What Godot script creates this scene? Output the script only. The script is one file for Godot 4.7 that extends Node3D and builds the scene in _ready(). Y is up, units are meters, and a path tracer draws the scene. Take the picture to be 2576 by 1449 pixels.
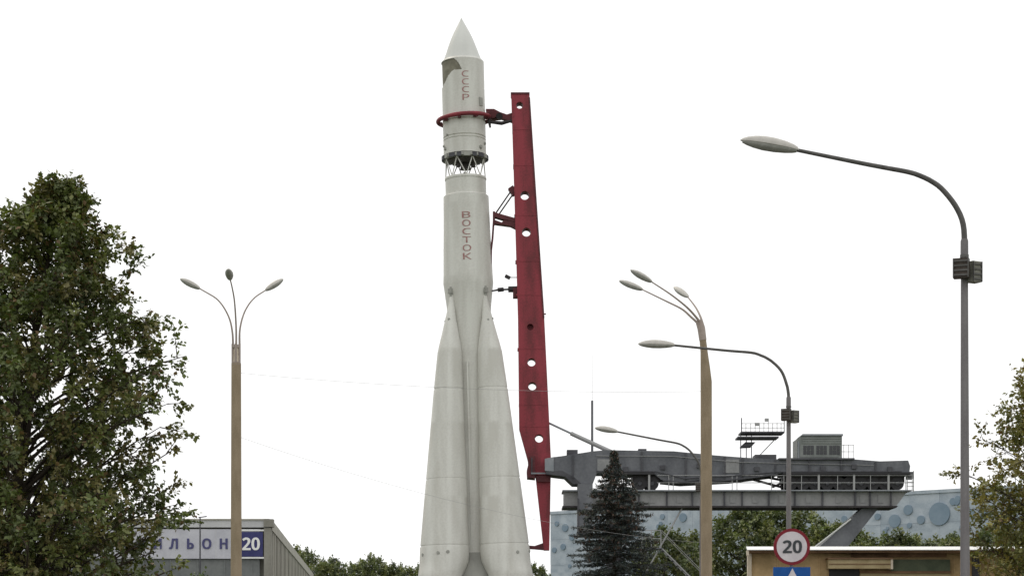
extends Node3D
# A display rocket held by its red service mast on a steel launch gantry, with street lamps, trees and pavilions, under a white overcast sky.
# Metres, y up. The camera stands at the origin, 1.6 m above the ground, and looks along -z.

var taken := {}
var M := {}

func _ready() -> void:
	var cam := Camera3D.new()
	cam.name = "camera"
	cam.projection = Camera3D.PROJECTION_FRUSTUM
	cam.near = 1.0
	cam.far = 2000.0
	cam.size = 1449.0 / 5200.0
	cam.frustum_offset = Vector2(0, 915.5 / 5200.0)
	cam.position = Vector3(0, 1.6, 0)
	add_child(cam)
	cam.make_current()

	var sky_mat := ProceduralSkyMaterial.new()
	sky_mat.sky_top_color = Color(1.0, 1.0, 1.0)
	sky_mat.sky_horizon_color = Color(1.0, 1.0, 1.0)
	sky_mat.ground_horizon_color = Color(0.5, 0.5, 0.48)
	sky_mat.ground_bottom_color = Color(0.4, 0.4, 0.38)
	sky_mat.sky_energy_multiplier = 1.06
	sky_mat.ground_energy_multiplier = 1.0
	sky_mat.sun_angle_max = 1.0
	var sky := Sky.new()
	sky.sky_material = sky_mat
	var env := Environment.new()
	env.background_mode = Environment.BG_SKY
	env.sky = sky
	env.tonemap_mode = Environment.TONE_MAPPER_LINEAR
	env.tonemap_exposure = 1.0
	env.sdfgi_enabled = true
	env.ssao_enabled = true
	env.ssil_enabled = true
	var we := WorldEnvironment.new()
	we.name = "world_environment"
	we.environment = env
	add_child(we)

	var sun := DirectionalLight3D.new()
	sun.name = "sun"
	sun.light_energy = 0.32
	sun.light_color = Color(1.0, 0.95, 0.87)
	sun.light_angular_distance = 14.0
	sun.shadow_enabled = true
	add_child(sun)
	# the veiled sun stands high behind the rocket, to its left
	sun.look_at_from_position(Vector3(-30, 60, -45), Vector3.ZERO, Vector3.UP)

	make_materials()
	make_ground()
	make_blue_building()
	make_pavilion()
	make_far_trees()
	make_gantry()
	make_mast()
	make_pedestal()
	make_rocket()
	make_kiosk()
	make_lamps()
	make_triple_lamps()
	make_wires()
	make_sign_post()
	make_near_trees()

# ---------------------------------------------------------------- helpers

class Solid:
	var v := PackedVector3Array()
	var n := PackedVector3Array()
	var c := PackedColorArray()

	func tri(a: Vector3, b: Vector3, d: Vector3, na: Vector3, nb: Vector3, nd: Vector3) -> void:
		if (b - a).cross(d - a).dot(na + nb + nd) > 0.0:
			v.append_array([a, d, b])
			n.append_array([na, nd, nb])
		else:
			v.append_array([a, b, d])
			n.append_array([na, nb, nd])

	func quad(a: Vector3, b: Vector3, d: Vector3, e: Vector3, m: Vector3) -> void:
		tri(a, b, d, m, m, m)
		tri(a, d, e, m, m, m)

	func box(at: Vector3, size: Vector3, turn := Basis()) -> Solid:
		var h := size / 2.0
		for ax in 3:
			for s in [-1.0, 1.0]:
				var m := Vector3.ZERO
				m[ax] = s
				var p := Vector3.ZERO
				p[(ax + 1) % 3] = 1
				var q := Vector3.ZERO
				q[(ax + 2) % 3] = 1
				quad(at + turn * ((m - p - q) * h), at + turn * ((m + p - q) * h), at + turn * ((m + p + q) * h), at + turn * ((m - p + q) * h), turn * m)
		return self

	func beam(a: Vector3, b: Vector3, w: float, d: float) -> Solid:
		var y := (b - a).normalized()
		var ref := Vector3(0, 0, 1) if absf(y.z) < 0.9 else Vector3(0, 1, 0)
		var x := y.cross(ref).normalized()
		var z := x.cross(y)
		return box((a + b) / 2.0, Vector3(w, (b - a).length(), d), Basis(x, y, z))

	func tube(pts: Array, radii: Array, sides := 10, caps := true) -> Solid:
		var rings := []
		var norms := []
		var side := Vector3.ZERO
		for i in pts.size():
			var dir: Vector3 = (pts[mini(i + 1, pts.size() - 1)] - pts[maxi(i - 1, 0)]).normalized()
			if i == 0:
				side = dir.cross(Vector3(0, 0, 1) if absf(dir.z) < 0.8 else Vector3(1, 0, 0)).normalized()
			else:
				side = (side - dir * side.dot(dir)).normalized()
			var other := dir.cross(side)
			var r: float = radii[i] if i < radii.size() else radii[-1]
			var ring := PackedVector3Array()
			var nn := PackedVector3Array()
			for k in sides:
				var a := TAU * k / sides
				var o := side * cos(a) + other * sin(a)
				ring.append(pts[i] + o * r)
				nn.append(o)
			rings.append(ring)
			norms.append(nn)
		for i in rings.size() - 1:
			for k in sides:
				var j := (k + 1) % sides
				tri(rings[i][k], rings[i][j], rings[i + 1][j], norms[i][k], norms[i][j], norms[i + 1][j])
				tri(rings[i][k], rings[i + 1][j], rings[i + 1][k], norms[i][k], norms[i + 1][j], norms[i + 1][k])
		if caps:
			for e in [0, rings.size() - 1]:
				var m: Vector3 = (pts[0] - pts[1]).normalized() if e == 0 else (pts[-1] - pts[-2]).normalized()
				for k in sides:
					tri(pts[e], rings[e][k], rings[e][(k + 1) % sides], m, m, m)
		return self

	# profile: [radius, height] pairs turned round the y axis
	func lathe(prof: Array, seg := 64, at := Vector3.ZERO) -> Solid:
		var flat := []
		for i in prof.size() - 1:
			var d := Vector2(prof[i + 1][0] - prof[i][0], prof[i + 1][1] - prof[i][1])
			var m := Vector2(d.y, -d.x).normalized()
			flat.append(m if prof[-1][1] >= prof[0][1] else -m)
		for i in flat.size():
			var a: Vector2 = flat[i]
			var lo: Vector2 = (flat[i - 1] + a).normalized() if i > 0 and a.dot(flat[i - 1]) > 0.85 else a
			var hi: Vector2 = (flat[i + 1] + a).normalized() if i < flat.size() - 1 and a.dot(flat[i + 1]) > 0.85 else a
			for k in seg:
				var t0 := TAU * k / seg
				var t1 := TAU * (k + 1) / seg
				var u0 := Vector3(sin(t0), 0, cos(t0))
				var u1 := Vector3(sin(t1), 0, cos(t1))
				var y0 := Vector3(0, prof[i][1], 0) + at
				var y1 := Vector3(0, prof[i + 1][1], 0) + at
				var r0: float = prof[i][0]
				var r1: float = prof[i + 1][0]
				var e := Vector3(0, 1, 0)
				if r0 > 0.0001:
					tri(y0 + u0 * r0, y0 + u1 * r0, y1 + u1 * r1, u0 * lo.x + e * lo.y, u1 * lo.x + e * lo.y, u1 * hi.x + e * hi.y)
				if r1 > 0.0001:
					tri(y0 + u0 * r0, y1 + u1 * r1, y1 + u0 * r1, u0 * lo.x + e * lo.y, u1 * hi.x + e * hi.y, u0 * hi.x + e * hi.y)
		return self

	# closed rings of equal count, smooth both ways
	func loft(rings: Array, caps := true) -> Solid:
		var nr := rings.size()
		var ns: int = rings[0].size()
		var mids := []
		for r in rings:
			var m := Vector3.ZERO
			for p in r:
				m += p
			mids.append(m / ns)
		var norms := []
		for i in nr:
			var row := PackedVector3Array()
			for k in ns:
				var along: Vector3 = rings[mini(i + 1, nr - 1)][k] - rings[maxi(i - 1, 0)][k]
				var round_: Vector3 = rings[i][(k + 1) % ns] - rings[i][(k + ns - 1) % ns]
				var m := along.cross(round_).normalized()
				if m.dot(rings[i][k] - mids[i]) < 0.0:
					m = -m
				row.append(m)
			norms.append(row)
		for i in nr - 1:
			for k in ns:
				var j := (k + 1) % ns
				tri(rings[i][k], rings[i][j], rings[i + 1][j], norms[i][k], norms[i][j], norms[i + 1][j])
				tri(rings[i][k], rings[i + 1][j], rings[i + 1][k], norms[i][k], norms[i + 1][j], norms[i + 1][k])
		if caps:
			for e in [0, nr - 1]:
				var m: Vector3 = (mids[0] - mids[1]).normalized() if e == 0 else (mids[-1] - mids[-2]).normalized()
				for k in ns:
					tri(mids[e], rings[e][k], rings[e][(k + 1) % ns], m, m, m)
		return self

	func prism(poly: PackedVector2Array, z0: float, z1: float) -> Solid:
		var ids := Geometry2D.triangulate_polygon(poly)
		var f := Vector3(0, 0, 1)
		for i in range(0, ids.size(), 3):
			for zz in [[z1, f], [z0, -f]]:
				var q := []
				for k in 3:
					q.append(Vector3(poly[ids[i + k]].x, poly[ids[i + k]].y, zz[0]))
				tri(q[0], q[1], q[2], zz[1], zz[1], zz[1])
		var turn := -1.0 if Geometry2D.is_polygon_clockwise(poly) else 1.0
		for i in poly.size():
			var a := poly[i]
			var b := poly[(i + 1) % poly.size()]
			var m := Vector3(b.y - a.y, a.x - b.x, 0).normalized() * turn
			quad(Vector3(a.x, a.y, z0), Vector3(b.x, b.y, z0), Vector3(b.x, b.y, z1), Vector3(a.x, a.y, z1), m)
		return self

	func disc(at: Vector3, r: float, thick: float, seg := 32) -> Solid:
		tube([at, at + Vector3(0, 0, thick)], [r, r], seg)
		return self

	func mesh() -> ArrayMesh:
		var a := []
		a.resize(Mesh.ARRAY_MAX)
		a[Mesh.ARRAY_VERTEX] = v
		a[Mesh.ARRAY_NORMAL] = n
		if c.size() == v.size() and c.size() > 0:
			a[Mesh.ARRAY_COLOR] = c
		var m := ArrayMesh.new()
		m.add_surface_from_arrays(Mesh.PRIMITIVE_TRIANGLES, a)
		return m


class Leaves:
	var v := PackedVector3Array()
	var n := PackedVector3Array()
	var c := PackedColorArray()
	var ids := PackedInt32Array()

	# a leaf folded along its rib: two faces
	func leaf(at: Vector3, dir: Vector3, up: Vector3, length: float, width: float, col: Color) -> void:
		var side := dir.cross(up).normalized()
		var nn := side.cross(dir).normalized()
		var k := v.size()
		var mid := at + dir * (length * 0.45) - nn * (width * 0.12)
		v.append(at)
		v.append(mid + side * (width * 0.5) + nn * (width * 0.2))
		v.append(at + dir * length)
		v.append(mid - side * (width * 0.5) + nn * (width * 0.2))
		n.append(nn)
		n.append((nn - side * 0.35).normalized())
		n.append(nn)
		n.append((nn + side * 0.35).normalized())
		for i in 4:
			c.append(col)
		ids.append_array([k, k + 2, k + 1, k, k + 3, k + 2])

	func mesh() -> ArrayMesh:
		var a := []
		a.resize(Mesh.ARRAY_MAX)
		a[Mesh.ARRAY_VERTEX] = v
		a[Mesh.ARRAY_NORMAL] = n
		a[Mesh.ARRAY_COLOR] = c
		a[Mesh.ARRAY_INDEX] = ids
		var m := ArrayMesh.new()
		m.add_surface_from_arrays(Mesh.PRIMITIVE_TRIANGLES, a)
		return m


func numbered(called: String) -> String:
	taken[called] = taken.get(called, -1) + 1
	return called if taken[called] == 0 else "%s_%03d" % [called, taken[called]]


func tag(o: Node, label: String, category: String, group := "") -> void:
	o.set_meta("label", label)
	o.set_meta("category", category)
	if group:
		o.set_meta("group", group)


func thing(called: String, label: String, category: String, at: Vector3, group := "") -> Node3D:
	var o := Node3D.new()
	o.name = numbered(called)
	add_child(o)
	o.position = at
	tag(o, label, category, group)
	return o


func part(parent: Node, called: String, shape: Variant, material: Material, at := Vector3.ZERO) -> MeshInstance3D:
	var o := MeshInstance3D.new()
	o.name = called
	o.mesh = shape.mesh() if shape is Solid or shape is Leaves else shape
	o.material_override = material
	o.position = at
	parent.add_child(o, true)
	return o


func structure(called: String, shape: Variant, material: Material) -> MeshInstance3D:
	var o := part(self, called, shape, material)
	o.set_meta("kind", "structure")
	return o


func lin(r: float, g: float, b: float) -> Color:
	return Color(r, g, b).linear_to_srgb()


func noise_image(seed_: int, freq: float, octaves: int, w := 256, h := 256) -> Image:
	var f := FastNoiseLite.new()
	f.seed = seed_
	f.frequency = freq
	f.noise_type = FastNoiseLite.TYPE_SIMPLEX
	f.fractal_octaves = octaves
	var im := f.get_seamless_image(w, h)
	if w != 256 or h != 256:
		im.resize(256, 256, Image.INTERPOLATE_CUBIC)
	im.convert(Image.FORMAT_RGBA8)
	return im


# a painted or bare surface: mottled between two base colours (linear values), with a finer grain over it
func surface(a: Vector3, b: Vector3, metres: float, rough: float, seed_: int, metallic := 0.0, streak := 1, contrast := 1.0) -> StandardMaterial3D:
	var coarse := noise_image(seed_, 0.012, 4, 256, 256 / streak)
	var fine := noise_image(seed_ + 7, 0.09, 3)
	var im := Image.create(256, 256, false, Image.FORMAT_RGBA8)
	for y in 256:
		for x in 256:
			var t := coarse.get_pixel(x, y).r * 0.72 + fine.get_pixel(x, y).r * 0.28
			t = clampf(0.5 + (t - 0.5) * 1.6 * contrast, 0.0, 1.0)
			var q := a.lerp(b, t)
			im.set_pixel(x, y, lin(q.x, q.y, q.z))
	var m := StandardMaterial3D.new()
	m.albedo_texture = ImageTexture.create_from_image(im)
	m.uv1_triplanar = true
	m.uv1_world_triplanar = true
	m.uv1_scale = Vector3.ONE / metres
	m.roughness = rough
	m.metallic = metallic
	m.metallic_specular = 0.3
	return m


func plain(r: float, g: float, b: float, rough := 0.6, metallic := 0.0) -> StandardMaterial3D:
	var m := StandardMaterial3D.new()
	m.albedo_color = lin(r, g, b)
	m.roughness = rough
	m.metallic = metallic
	return m


func leaf_material(through: Color) -> StandardMaterial3D:
	var m := StandardMaterial3D.new()
	m.vertex_color_use_as_albedo = true
	m.roughness = 0.55
	m.backlight_enabled = true
	m.backlight = through
	m.cull_mode = BaseMaterial3D.CULL_DISABLED
	return m


func letter_mesh(text: String, height: float, depth: float, bold := true) -> TextMesh:
	var font := SystemFont.new()
	font.font_names = PackedStringArray(["Droid Sans"])
	font.font_weight = 700 if bold else 400
	var t := TextMesh.new()
	t.text = text
	t.font = font
	t.font_size = 64
	t.pixel_size = height / (0.714 * 64.0)
	t.depth = depth
	t.curve_step = 1.0
	return t


func make_materials() -> void:
	M.rocket = surface(Vector3(0.54, 0.53, 0.485), Vector3(0.7, 0.695, 0.65), 4.5, 0.5, 11, 0.0, 8, 1.25)
	M.rocket_nose = surface(Vector3(0.58, 0.585, 0.555), Vector3(0.68, 0.685, 0.65), 6.0, 0.45, 14, 0.0, 2)
	M.rocket_grey = surface(Vector3(0.3, 0.3, 0.275), Vector3(0.39, 0.39, 0.355), 4.0, 0.55, 12)
	M.hatch = surface(Vector3(0.16, 0.15, 0.115), Vector3(0.27, 0.255, 0.2), 2.0, 0.7, 13)
	M.engine = surface(Vector3(0.06, 0.055, 0.05), Vector3(0.12, 0.11, 0.1), 1.5, 0.5, 15, 0.3)
	M.letter_red = surface(Vector3(0.29, 0.12, 0.115), Vector3(0.45, 0.29, 0.27), 0.7, 0.6, 16)
	M.red = surface(Vector3(0.165, 0.038, 0.044), Vector3(0.3, 0.05, 0.066), 4.0, 0.5, 21, 0.0, 4, 1.4)
	M.red_dark = surface(Vector3(0.09, 0.03, 0.035), Vector3(0.15, 0.045, 0.05), 2.0, 0.55, 22)
	M.black_steel = surface(Vector3(0.025, 0.022, 0.024), Vector3(0.05, 0.045, 0.045), 1.5, 0.5, 23)
	M.steel = surface(Vector3(0.11, 0.115, 0.128), Vector3(0.17, 0.175, 0.19), 6.0, 0.55, 31, 0.0, 2, 1.2)
	M.steel_light = surface(Vector3(0.22, 0.24, 0.26), Vector3(0.3, 0.31, 0.33), 4.0, 0.5, 32)
	M.steel_dark = surface(Vector3(0.06, 0.06, 0.068), Vector3(0.1, 0.1, 0.11), 4.0, 0.55, 33)
	M.steel_mid = surface(Vector3(0.23, 0.232, 0.235), Vector3(0.32, 0.32, 0.32), 5.0, 0.55, 34, 0.0, 2, 1.2)
	M.cabin = surface(Vector3(0.175, 0.19, 0.18), Vector3(0.24, 0.255, 0.245), 4.0, 0.55, 35)
	M.rail = plain(0.34, 0.34, 0.34, 0.5)
	M.rail_white = plain(0.7, 0.7, 0.68, 0.5)
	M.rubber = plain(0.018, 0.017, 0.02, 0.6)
	M.glass_dark = plain(0.02, 0.022, 0.026, 0.12)
	M.concrete = surface(Vector3(0.235, 0.185, 0.122), Vector3(0.33, 0.265, 0.185), 1.6, 0.9, 41, 0.0, 4, 1.2)
	M.post_metal = surface(Vector3(0.3, 0.25, 0.22), Vector3(0.4, 0.34, 0.3), 1.2, 0.6, 42)
	M.lamp_pole = surface(Vector3(0.15, 0.14, 0.145), Vector3(0.22, 0.21, 0.21), 1.5, 0.55, 43, 0.2, 4)
	M.lamp_arm = surface(Vector3(0.09, 0.088, 0.082), Vector3(0.14, 0.135, 0.13), 1.0, 0.5, 44, 0.2)
	M.lamp_head = surface(Vector3(0.46, 0.44, 0.405), Vector3(0.56, 0.54, 0.5), 0.8, 0.45, 45)
	M.lamp_lens = surface(Vector3(0.27, 0.275, 0.25), Vector3(0.38, 0.38, 0.35), 0.6, 0.35, 46)
	M.brown_box = surface(Vector3(0.045, 0.036, 0.03), Vector3(0.085, 0.07, 0.06), 0.5, 0.65, 47)
	M.olive_box = surface(Vector3(0.16, 0.16, 0.135), Vector3(0.24, 0.24, 0.2), 0.5, 0.6, 48)
	M.wall_white = surface(Vector3(0.52, 0.52, 0.53), Vector3(0.62, 0.62, 0.63), 8.0, 0.7, 51)
	M.sign_white = surface(Vector3(0.5, 0.5, 0.55), Vector3(0.6, 0.6, 0.65), 5.0, 0.5, 52)
	M.sign_blue = surface(Vector3(0.045, 0.047, 0.145), Vector3(0.062, 0.064, 0.185), 3.0, 0.45, 53)
	M.letter_navy = plain(0.06, 0.06, 0.17, 0.5)
	M.wall_grey = surface(Vector3(0.15, 0.16, 0.16), Vector3(0.22, 0.23, 0.225), 8.0, 0.7, 54)
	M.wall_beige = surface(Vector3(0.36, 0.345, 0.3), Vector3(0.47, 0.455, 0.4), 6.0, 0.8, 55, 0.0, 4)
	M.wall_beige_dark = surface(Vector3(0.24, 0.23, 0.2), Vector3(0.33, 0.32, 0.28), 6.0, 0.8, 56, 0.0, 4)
	M.blue_wall = surface(Vector3(0.34, 0.395, 0.445), Vector3(0.47, 0.525, 0.57), 5.0, 0.5, 57, 0.0, 1, 1.8)
	M.blue_wall_b = surface(Vector3(0.34, 0.4, 0.455), Vector3(0.48, 0.53, 0.575), 4.0, 0.5, 58, 0.0, 1, 1.8)
	M.blue_disc = surface(Vector3(0.18, 0.25, 0.315), Vector3(0.25, 0.32, 0.385), 6.0, 0.3, 59)
	M.kiosk_wall = surface(Vector3(0.4, 0.285, 0.145), Vector3(0.56, 0.4, 0.215), 2.5, 0.75, 61, 0.0, 1, 1.3)
	M.kiosk_brown = surface(Vector3(0.17, 0.1, 0.06), Vector3(0.28, 0.17, 0.1), 2.0, 0.75, 62)
	M.kiosk_wood = surface(Vector3(0.38, 0.3, 0.165), Vector3(0.5, 0.41, 0.24), 1.4, 0.7, 63)
	M.kiosk_green = surface(Vector3(0.085, 0.105, 0.07), Vector3(0.13, 0.15, 0.1), 1.6, 0.6, 64)
	M.white_metal = plain(0.88, 0.88, 0.86, 0.4)
	M.cream = surface(Vector3(0.58, 0.5, 0.38), Vector3(0.7, 0.62, 0.5), 2.0, 0.7, 65)
	M.sign_face = surface(Vector3(0.56, 0.52, 0.54), Vector3(0.66, 0.62, 0.63), 0.8, 0.45, 66)
	M.sign_red = surface(Vector3(0.18, 0.016, 0.026), Vector3(0.23, 0.024, 0.034), 0.6, 0.45, 67)
	M.sign_ink = plain(0.03, 0.035, 0.04, 0.5)
	M.sign_sky_blue = surface(Vector3(0.01, 0.075, 0.27), Vector3(0.014, 0.095, 0.33), 0.6, 0.4, 68)
	M.grass = surface(Vector3(0.045, 0.07, 0.025), Vector3(0.08, 0.11, 0.04), 3.0, 0.95, 71)
	M.asphalt = surface(Vector3(0.045, 0.045, 0.046), Vector3(0.07, 0.07, 0.07), 4.0, 0.9, 72)
	M.paving = surface(Vector3(0.24, 0.235, 0.22), Vector3(0.34, 0.33, 0.31), 3.0, 0.9, 73)
	M.kerb = surface(Vector3(0.3, 0.3, 0.29), Vector3(0.4, 0.4, 0.38), 1.5, 0.9, 74)
	M.paint = plain(0.7, 0.7, 0.68, 0.7)
	M.bark = surface(Vector3(0.035, 0.028, 0.022), Vector3(0.075, 0.06, 0.045), 0.7, 0.95, 75, 0.0, 4, 1.4)
	M.leaf = leaf_material(Color(0.6, 0.66, 0.26))
	M.leaf_yellow = leaf_material(Color(0.75, 0.7, 0.28))
	M.needle = leaf_material(Color(0.1, 0.11, 0.09))


func make_ground() -> void:
	var g := Solid.new()
	g.box(Vector3(0, -0.25, -350), Vector3(1600, 0.5, 1700))
	structure("ground", g, M.grass)
	structure("road", Solid.new().box(Vector3(4.0, -0.045, -60), Vector3(9.0, 0.1, 120)), M.asphalt)
	for i in 14:
		structure("lane_marking" if i == 0 else "lane_marking_%03d" % i, Solid.new().box(Vector3(4.0, 0.007, -6.0 - i * 8.0), Vector3(0.12, 0.006, 3.0)), M.paint)
	structure("pavement", Solid.new().box(Vector3(11.3, 0.03, -60), Vector3(5.2, 0.2, 120)), M.paving)
	structure("pavement_001", Solid.new().box(Vector3(-4.3, 0.03, -60), Vector3(7.2, 0.2, 120)), M.paving)
	structure("kerb", Solid.new().box(Vector3(8.6, 0.035, -60), Vector3(0.18, 0.22, 120)), M.kerb)
	structure("kerb_001", Solid.new().box(Vector3(-0.6, 0.035, -60), Vector3(0.18, 0.22, 120)), M.kerb)
	structure("launch_plaza", Solid.new().box(Vector3(4, -0.02, -136), Vector3(70, 0.15, 30)), M.asphalt)


# ---------------------------------------------------------------- rocket

# wraps a flat letter round the y axis at radius given by height
func wrapped_letter(text: String, height: float, wide: float, turn: float, y: float, r_low: float, y_low: float, r_high: float, y_high: float) -> ArrayMesh:
	var src := letter_mesh(text, height, 0.05, false)
	var a := src.get_mesh_arrays() if src.get_surface_count() == 0 else src.surface_get_arrays(0)
	var vs: PackedVector3Array = a[Mesh.ARRAY_VERTEX]
	var ns: PackedVector3Array = a[Mesh.ARRAY_NORMAL]
	var lo := Vector3.INF
	var hi := -Vector3.INF
	for p in vs:
		lo = lo.min(p)
		hi = hi.max(p)
	var mid := (lo + hi) / 2.0
	var sx := wide / (hi.x - lo.x)
	var sy := height / (hi.y - lo.y)
	for i in vs.size():
		var p := vs[i] - mid
		var yy := y + p.y * sy
		var r := lerpf(r_low, r_high, clampf((yy - y_low) / (y_high - y_low), 0.0, 1.0))
		var ang := turn + p.x * sx / r
		var rr := r + p.z - 0.012
		vs[i] = Vector3(sin(ang) * rr, yy, cos(ang) * rr)
		ns[i] = Basis(Vector3.UP, ang) * ns[i]
	var b := []
	b.resize(Mesh.ARRAY_MAX)
	b[Mesh.ARRAY_VERTEX] = vs
	b[Mesh.ARRAY_NORMAL] = ns
	b[Mesh.ARRAY_INDEX] = a[Mesh.ARRAY_INDEX]
	var m := ArrayMesh.new()
	m.add_surface_from_arrays(Mesh.PRIMITIVE_TRIANGLES, b)
	return m


func make_pedestal() -> void:
	var t := thing("rocket_pedestal", "low concrete pedestal ring under the white rocket", "pedestal", Vector3(-2.11, 0, -126.83))
	part(t, "plinth", Solid.new().lathe([[4.6, 0.05], [4.6, 0.9], [4.3, 1.1], [0.0, 1.1]], 48), M.paving)
	for k in 4:
		var a := PI / 4 + k * PI / 2
		part(t, "support_block", Solid.new().box(Vector3(cos(a) * 2.6, 1.62, sin(a) * 2.6), Vector3(1.0, 1.05, 1.0), Basis(Vector3.UP, -a)), M.steel_dark)


func make_rocket() -> void:
	var t := thing("rocket", "tall white display rocket with red vertical lettering and four flared boosters", "rocket", Vector3(-2.11, 2.1, -126.83))
	t.rotation.z = 0.0261
	# nose cone
	var nose := [[0.0, 38.415], [0.05, 38.366]]
	nose.append_array([[0.078, 38.268], [0.176, 38.098], [0.293, 37.878], [0.5, 37.488], [0.695, 37.059], [0.859, 36.634], [1, 36.22], [1.122, 35.902], [1.185, 35.756]])
	part(t, "nose_cone", Solid.new().lathe(nose, 96), M.rocket_nose)
	# fairing with the open escape hatch
	var r := 1.307
	var y_top := 35.659
	var y_low := 32.561
	var seg := 180
	var rows := 78
	var fs := Solid.new()
	var rim := Solid.new()
	var opening := PackedVector2Array([Vector2(-118, 35.622), Vector2(-24, 35.622), Vector2(-15, 35.463), Vector2(-8, 35.22), Vector2(-2, 34.927), Vector2(-10, 34.902), Vector2(-21.7, 34.927), Vector2(-31, 34.829), Vector2(-43, 34.61), Vector2(-56, 34.268), Vector2(-74, 34.073), Vector2(-100, 34.024), Vector2(-118, 34.244)])
	var open := func(k: int, j: int) -> bool:
		var deg := -180.0 + 360.0 * (k + 0.5) / seg
		var high := lerpf(y_top, y_low, (j + 0.5) / rows)
		return Geometry2D.is_point_in_polygon(Vector2(deg, high), opening)
	for j in rows:
		var y0 := lerpf(y_top, y_low, float(j) / rows)
		var y1 := lerpf(y_top, y_low, float(j + 1) / rows)
		for k in seg:
			if open.call(k, j):
				continue
			var a0 := -PI + TAU * k / seg
			var a1 := -PI + TAU * (k + 1) / seg
			var u0 := Vector3(sin(a0), 0, cos(a0))
			var u1 := Vector3(sin(a1), 0, cos(a1))
			var p := [u0 * r + Vector3.UP * y0, u1 * r + Vector3.UP * y0, u1 * r + Vector3.UP * y1, u0 * r + Vector3.UP * y1]
			fs.tri(p[0], p[1], p[2], u0, u1, u1)
			fs.tri(p[0], p[2], p[3], u0, u1, u0)
			# the cut edge of the shell, 9 cm thick
			var inner := (r - 0.09) / r
			var q := []
			for w in p:
				q.append(Vector3(w.x * inner, w.y, w.z * inner))
			if open.call((k + 1) % seg, j):
				rim.quad(p[1], p[2], q[2], q[1], u1.cross(Vector3.UP) * -1.0)
			if open.call((k + seg - 1) % seg, j):
				rim.quad(p[0], p[3], q[3], q[0], u0.cross(Vector3.UP))
			if j + 1 < rows and open.call(k, j + 1):
				rim.quad(p[3], p[2], q[2], q[3], Vector3.DOWN)
			if j > 0 and open.call(k, j - 1):
				rim.quad(p[0], p[1], q[1], q[0], Vector3.UP)
	# shoulder under the nose and the foot of the shell
	fs.lathe([[1.18, 35.78], [1.232, 35.751], [r, 35.659]], 96)
	var fairing := part(t, "fairing", fs, M.rocket)
	part(fairing, "hatch_rim", rim, M.rocket_grey)
	part(fairing, "capsule_shield", Solid.new().lathe([[0.3, 35.646], [r - 0.045, 35.634], [r - 0.05, 34.854], [r - 0.06, 33.927], [0.3, 33.878]], 96), M.hatch)
	part(fairing, "vent_cover", Solid.new().box(Vector3(0, 0, 0), Vector3(0.34, 0.5, 0.05)), M.rocket_grey)
	var vent: MeshInstance3D = fairing.get_node("vent_cover")
	vent.position = Vector3(sin(0.95) * (r + 0.01), 33.049, cos(0.95) * (r + 0.01))
	vent.rotation.y = 0.95
	# third stage below the fairing
	part(t, "third_stage", Solid.new().lathe([[r, 32.561], [r, 32.024], [r - 0.04, 32], [r - 0.04, 31.966], [r, 31.941], [r, 31.049], [r - 0.05, 31.024], [r - 0.05, 30.976], [r, 30.951], [r, 30.878], [r - 0.04, 30.854], [r - 0.04, 30.82], [r, 30.795], [r + 0.005, 29.951], [0.4, 29.902]], 96), M.rocket)
	for q in [[-1.25, 30.463, 0.09], [-1.1, 30.268, 0.12], [0.85, 30.268, 0.14], [1.2, 30.561, 0.1], [-0.9, 31.073, 0.07]]:
		var pod := part(t, "vernier_port", Solid.new().tube([Vector3.ZERO, Vector3(0, 0, 0.09)], [q[2], q[2] * 0.7], 12), M.rocket_grey)
		pod.position = Vector3(sin(q[0]) * r, q[1], cos(q[0]) * r)
		pod.rotation.y = q[0]
	# open frame between the stages
	part(t, "frame_ring", Solid.new().lathe([[r - 0.25, 29.902], [r + 0.04, 29.902], [r + 0.07, 29.829], [r + 0.07, 29.72], [r - 0.02, 29.683], [r - 0.25, 29.683]], 72), M.rocket_grey)
	for k in 18:
		var a := TAU * (k + 0.3) / 18
		var u := Vector3(sin(a), 0, cos(a))
		part(t, "frame_bracket", Solid.new().box(u * (r + 0.06) + Vector3.UP * 29.768, Vector3(0.26 if k % 2 else 0.4, 0.24, 0.14), Basis(Vector3.UP, a)), M.steel_dark if k % 3 else M.rocket_grey)
	part(t, "engine_bay", Solid.new().lathe([[1.12, 29.829], [1.08, 29.585], [0.78, 29.488], [0.3, 29.463]], 40), M.engine)
	var nozzles := [[0.0, 0.0, 0.3], [0.5, 0.2, 0.14], [-0.42, 0.34, 0.13], [0.2, -0.5, 0.14]]
	for q in nozzles:
		part(t, "third_stage_nozzle", Solid.new().lathe([[q[2] * 0.5, 29.585], [q[2] * 0.75, 29.439], [q[2] * 1.1, 29.098 if q[2] > 0.2 else 29.195], [0.0, 29.11 if q[2] > 0.2 else 29.207]], 24, Vector3(q[0], 0, q[1])), M.engine)
	for k in 8:
		var a0 := TAU * (k + 0.1) / 8
		var a1 := TAU * (k + 0.5) / 8
		var a2 := TAU * (k + 1.1) / 8
		var top := Vector3(sin(a1) * 1.24, 29.707, cos(a1) * 1.24)
		part(t, "frame_strut", Solid.new().tube([Vector3(sin(a0) * 1.22, 28.537, cos(a0) * 1.22), top], [0.032], 8), M.rocket)
		part(t, "frame_strut", Solid.new().tube([Vector3(sin(a2) * 1.22, 28.537, cos(a2) * 1.22), top], [0.032], 8), M.rocket)
	part(t, "tank_dome", Solid.new().lathe([[0.0, 28.951], [0.12, 28.939], [0.15, 28.829], [0.5, 28.732], [0.95, 28.61], [1.2, 28.488]], 48), M.rocket_grey)
	# core stage
	var core := [[1.1, 28.585], [1.25, 28.585], [1.28, 28.549], [1.28, 28.439], [1.25, 28.402], [1.252, 27.488], [1.39, 27.415]]
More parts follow.
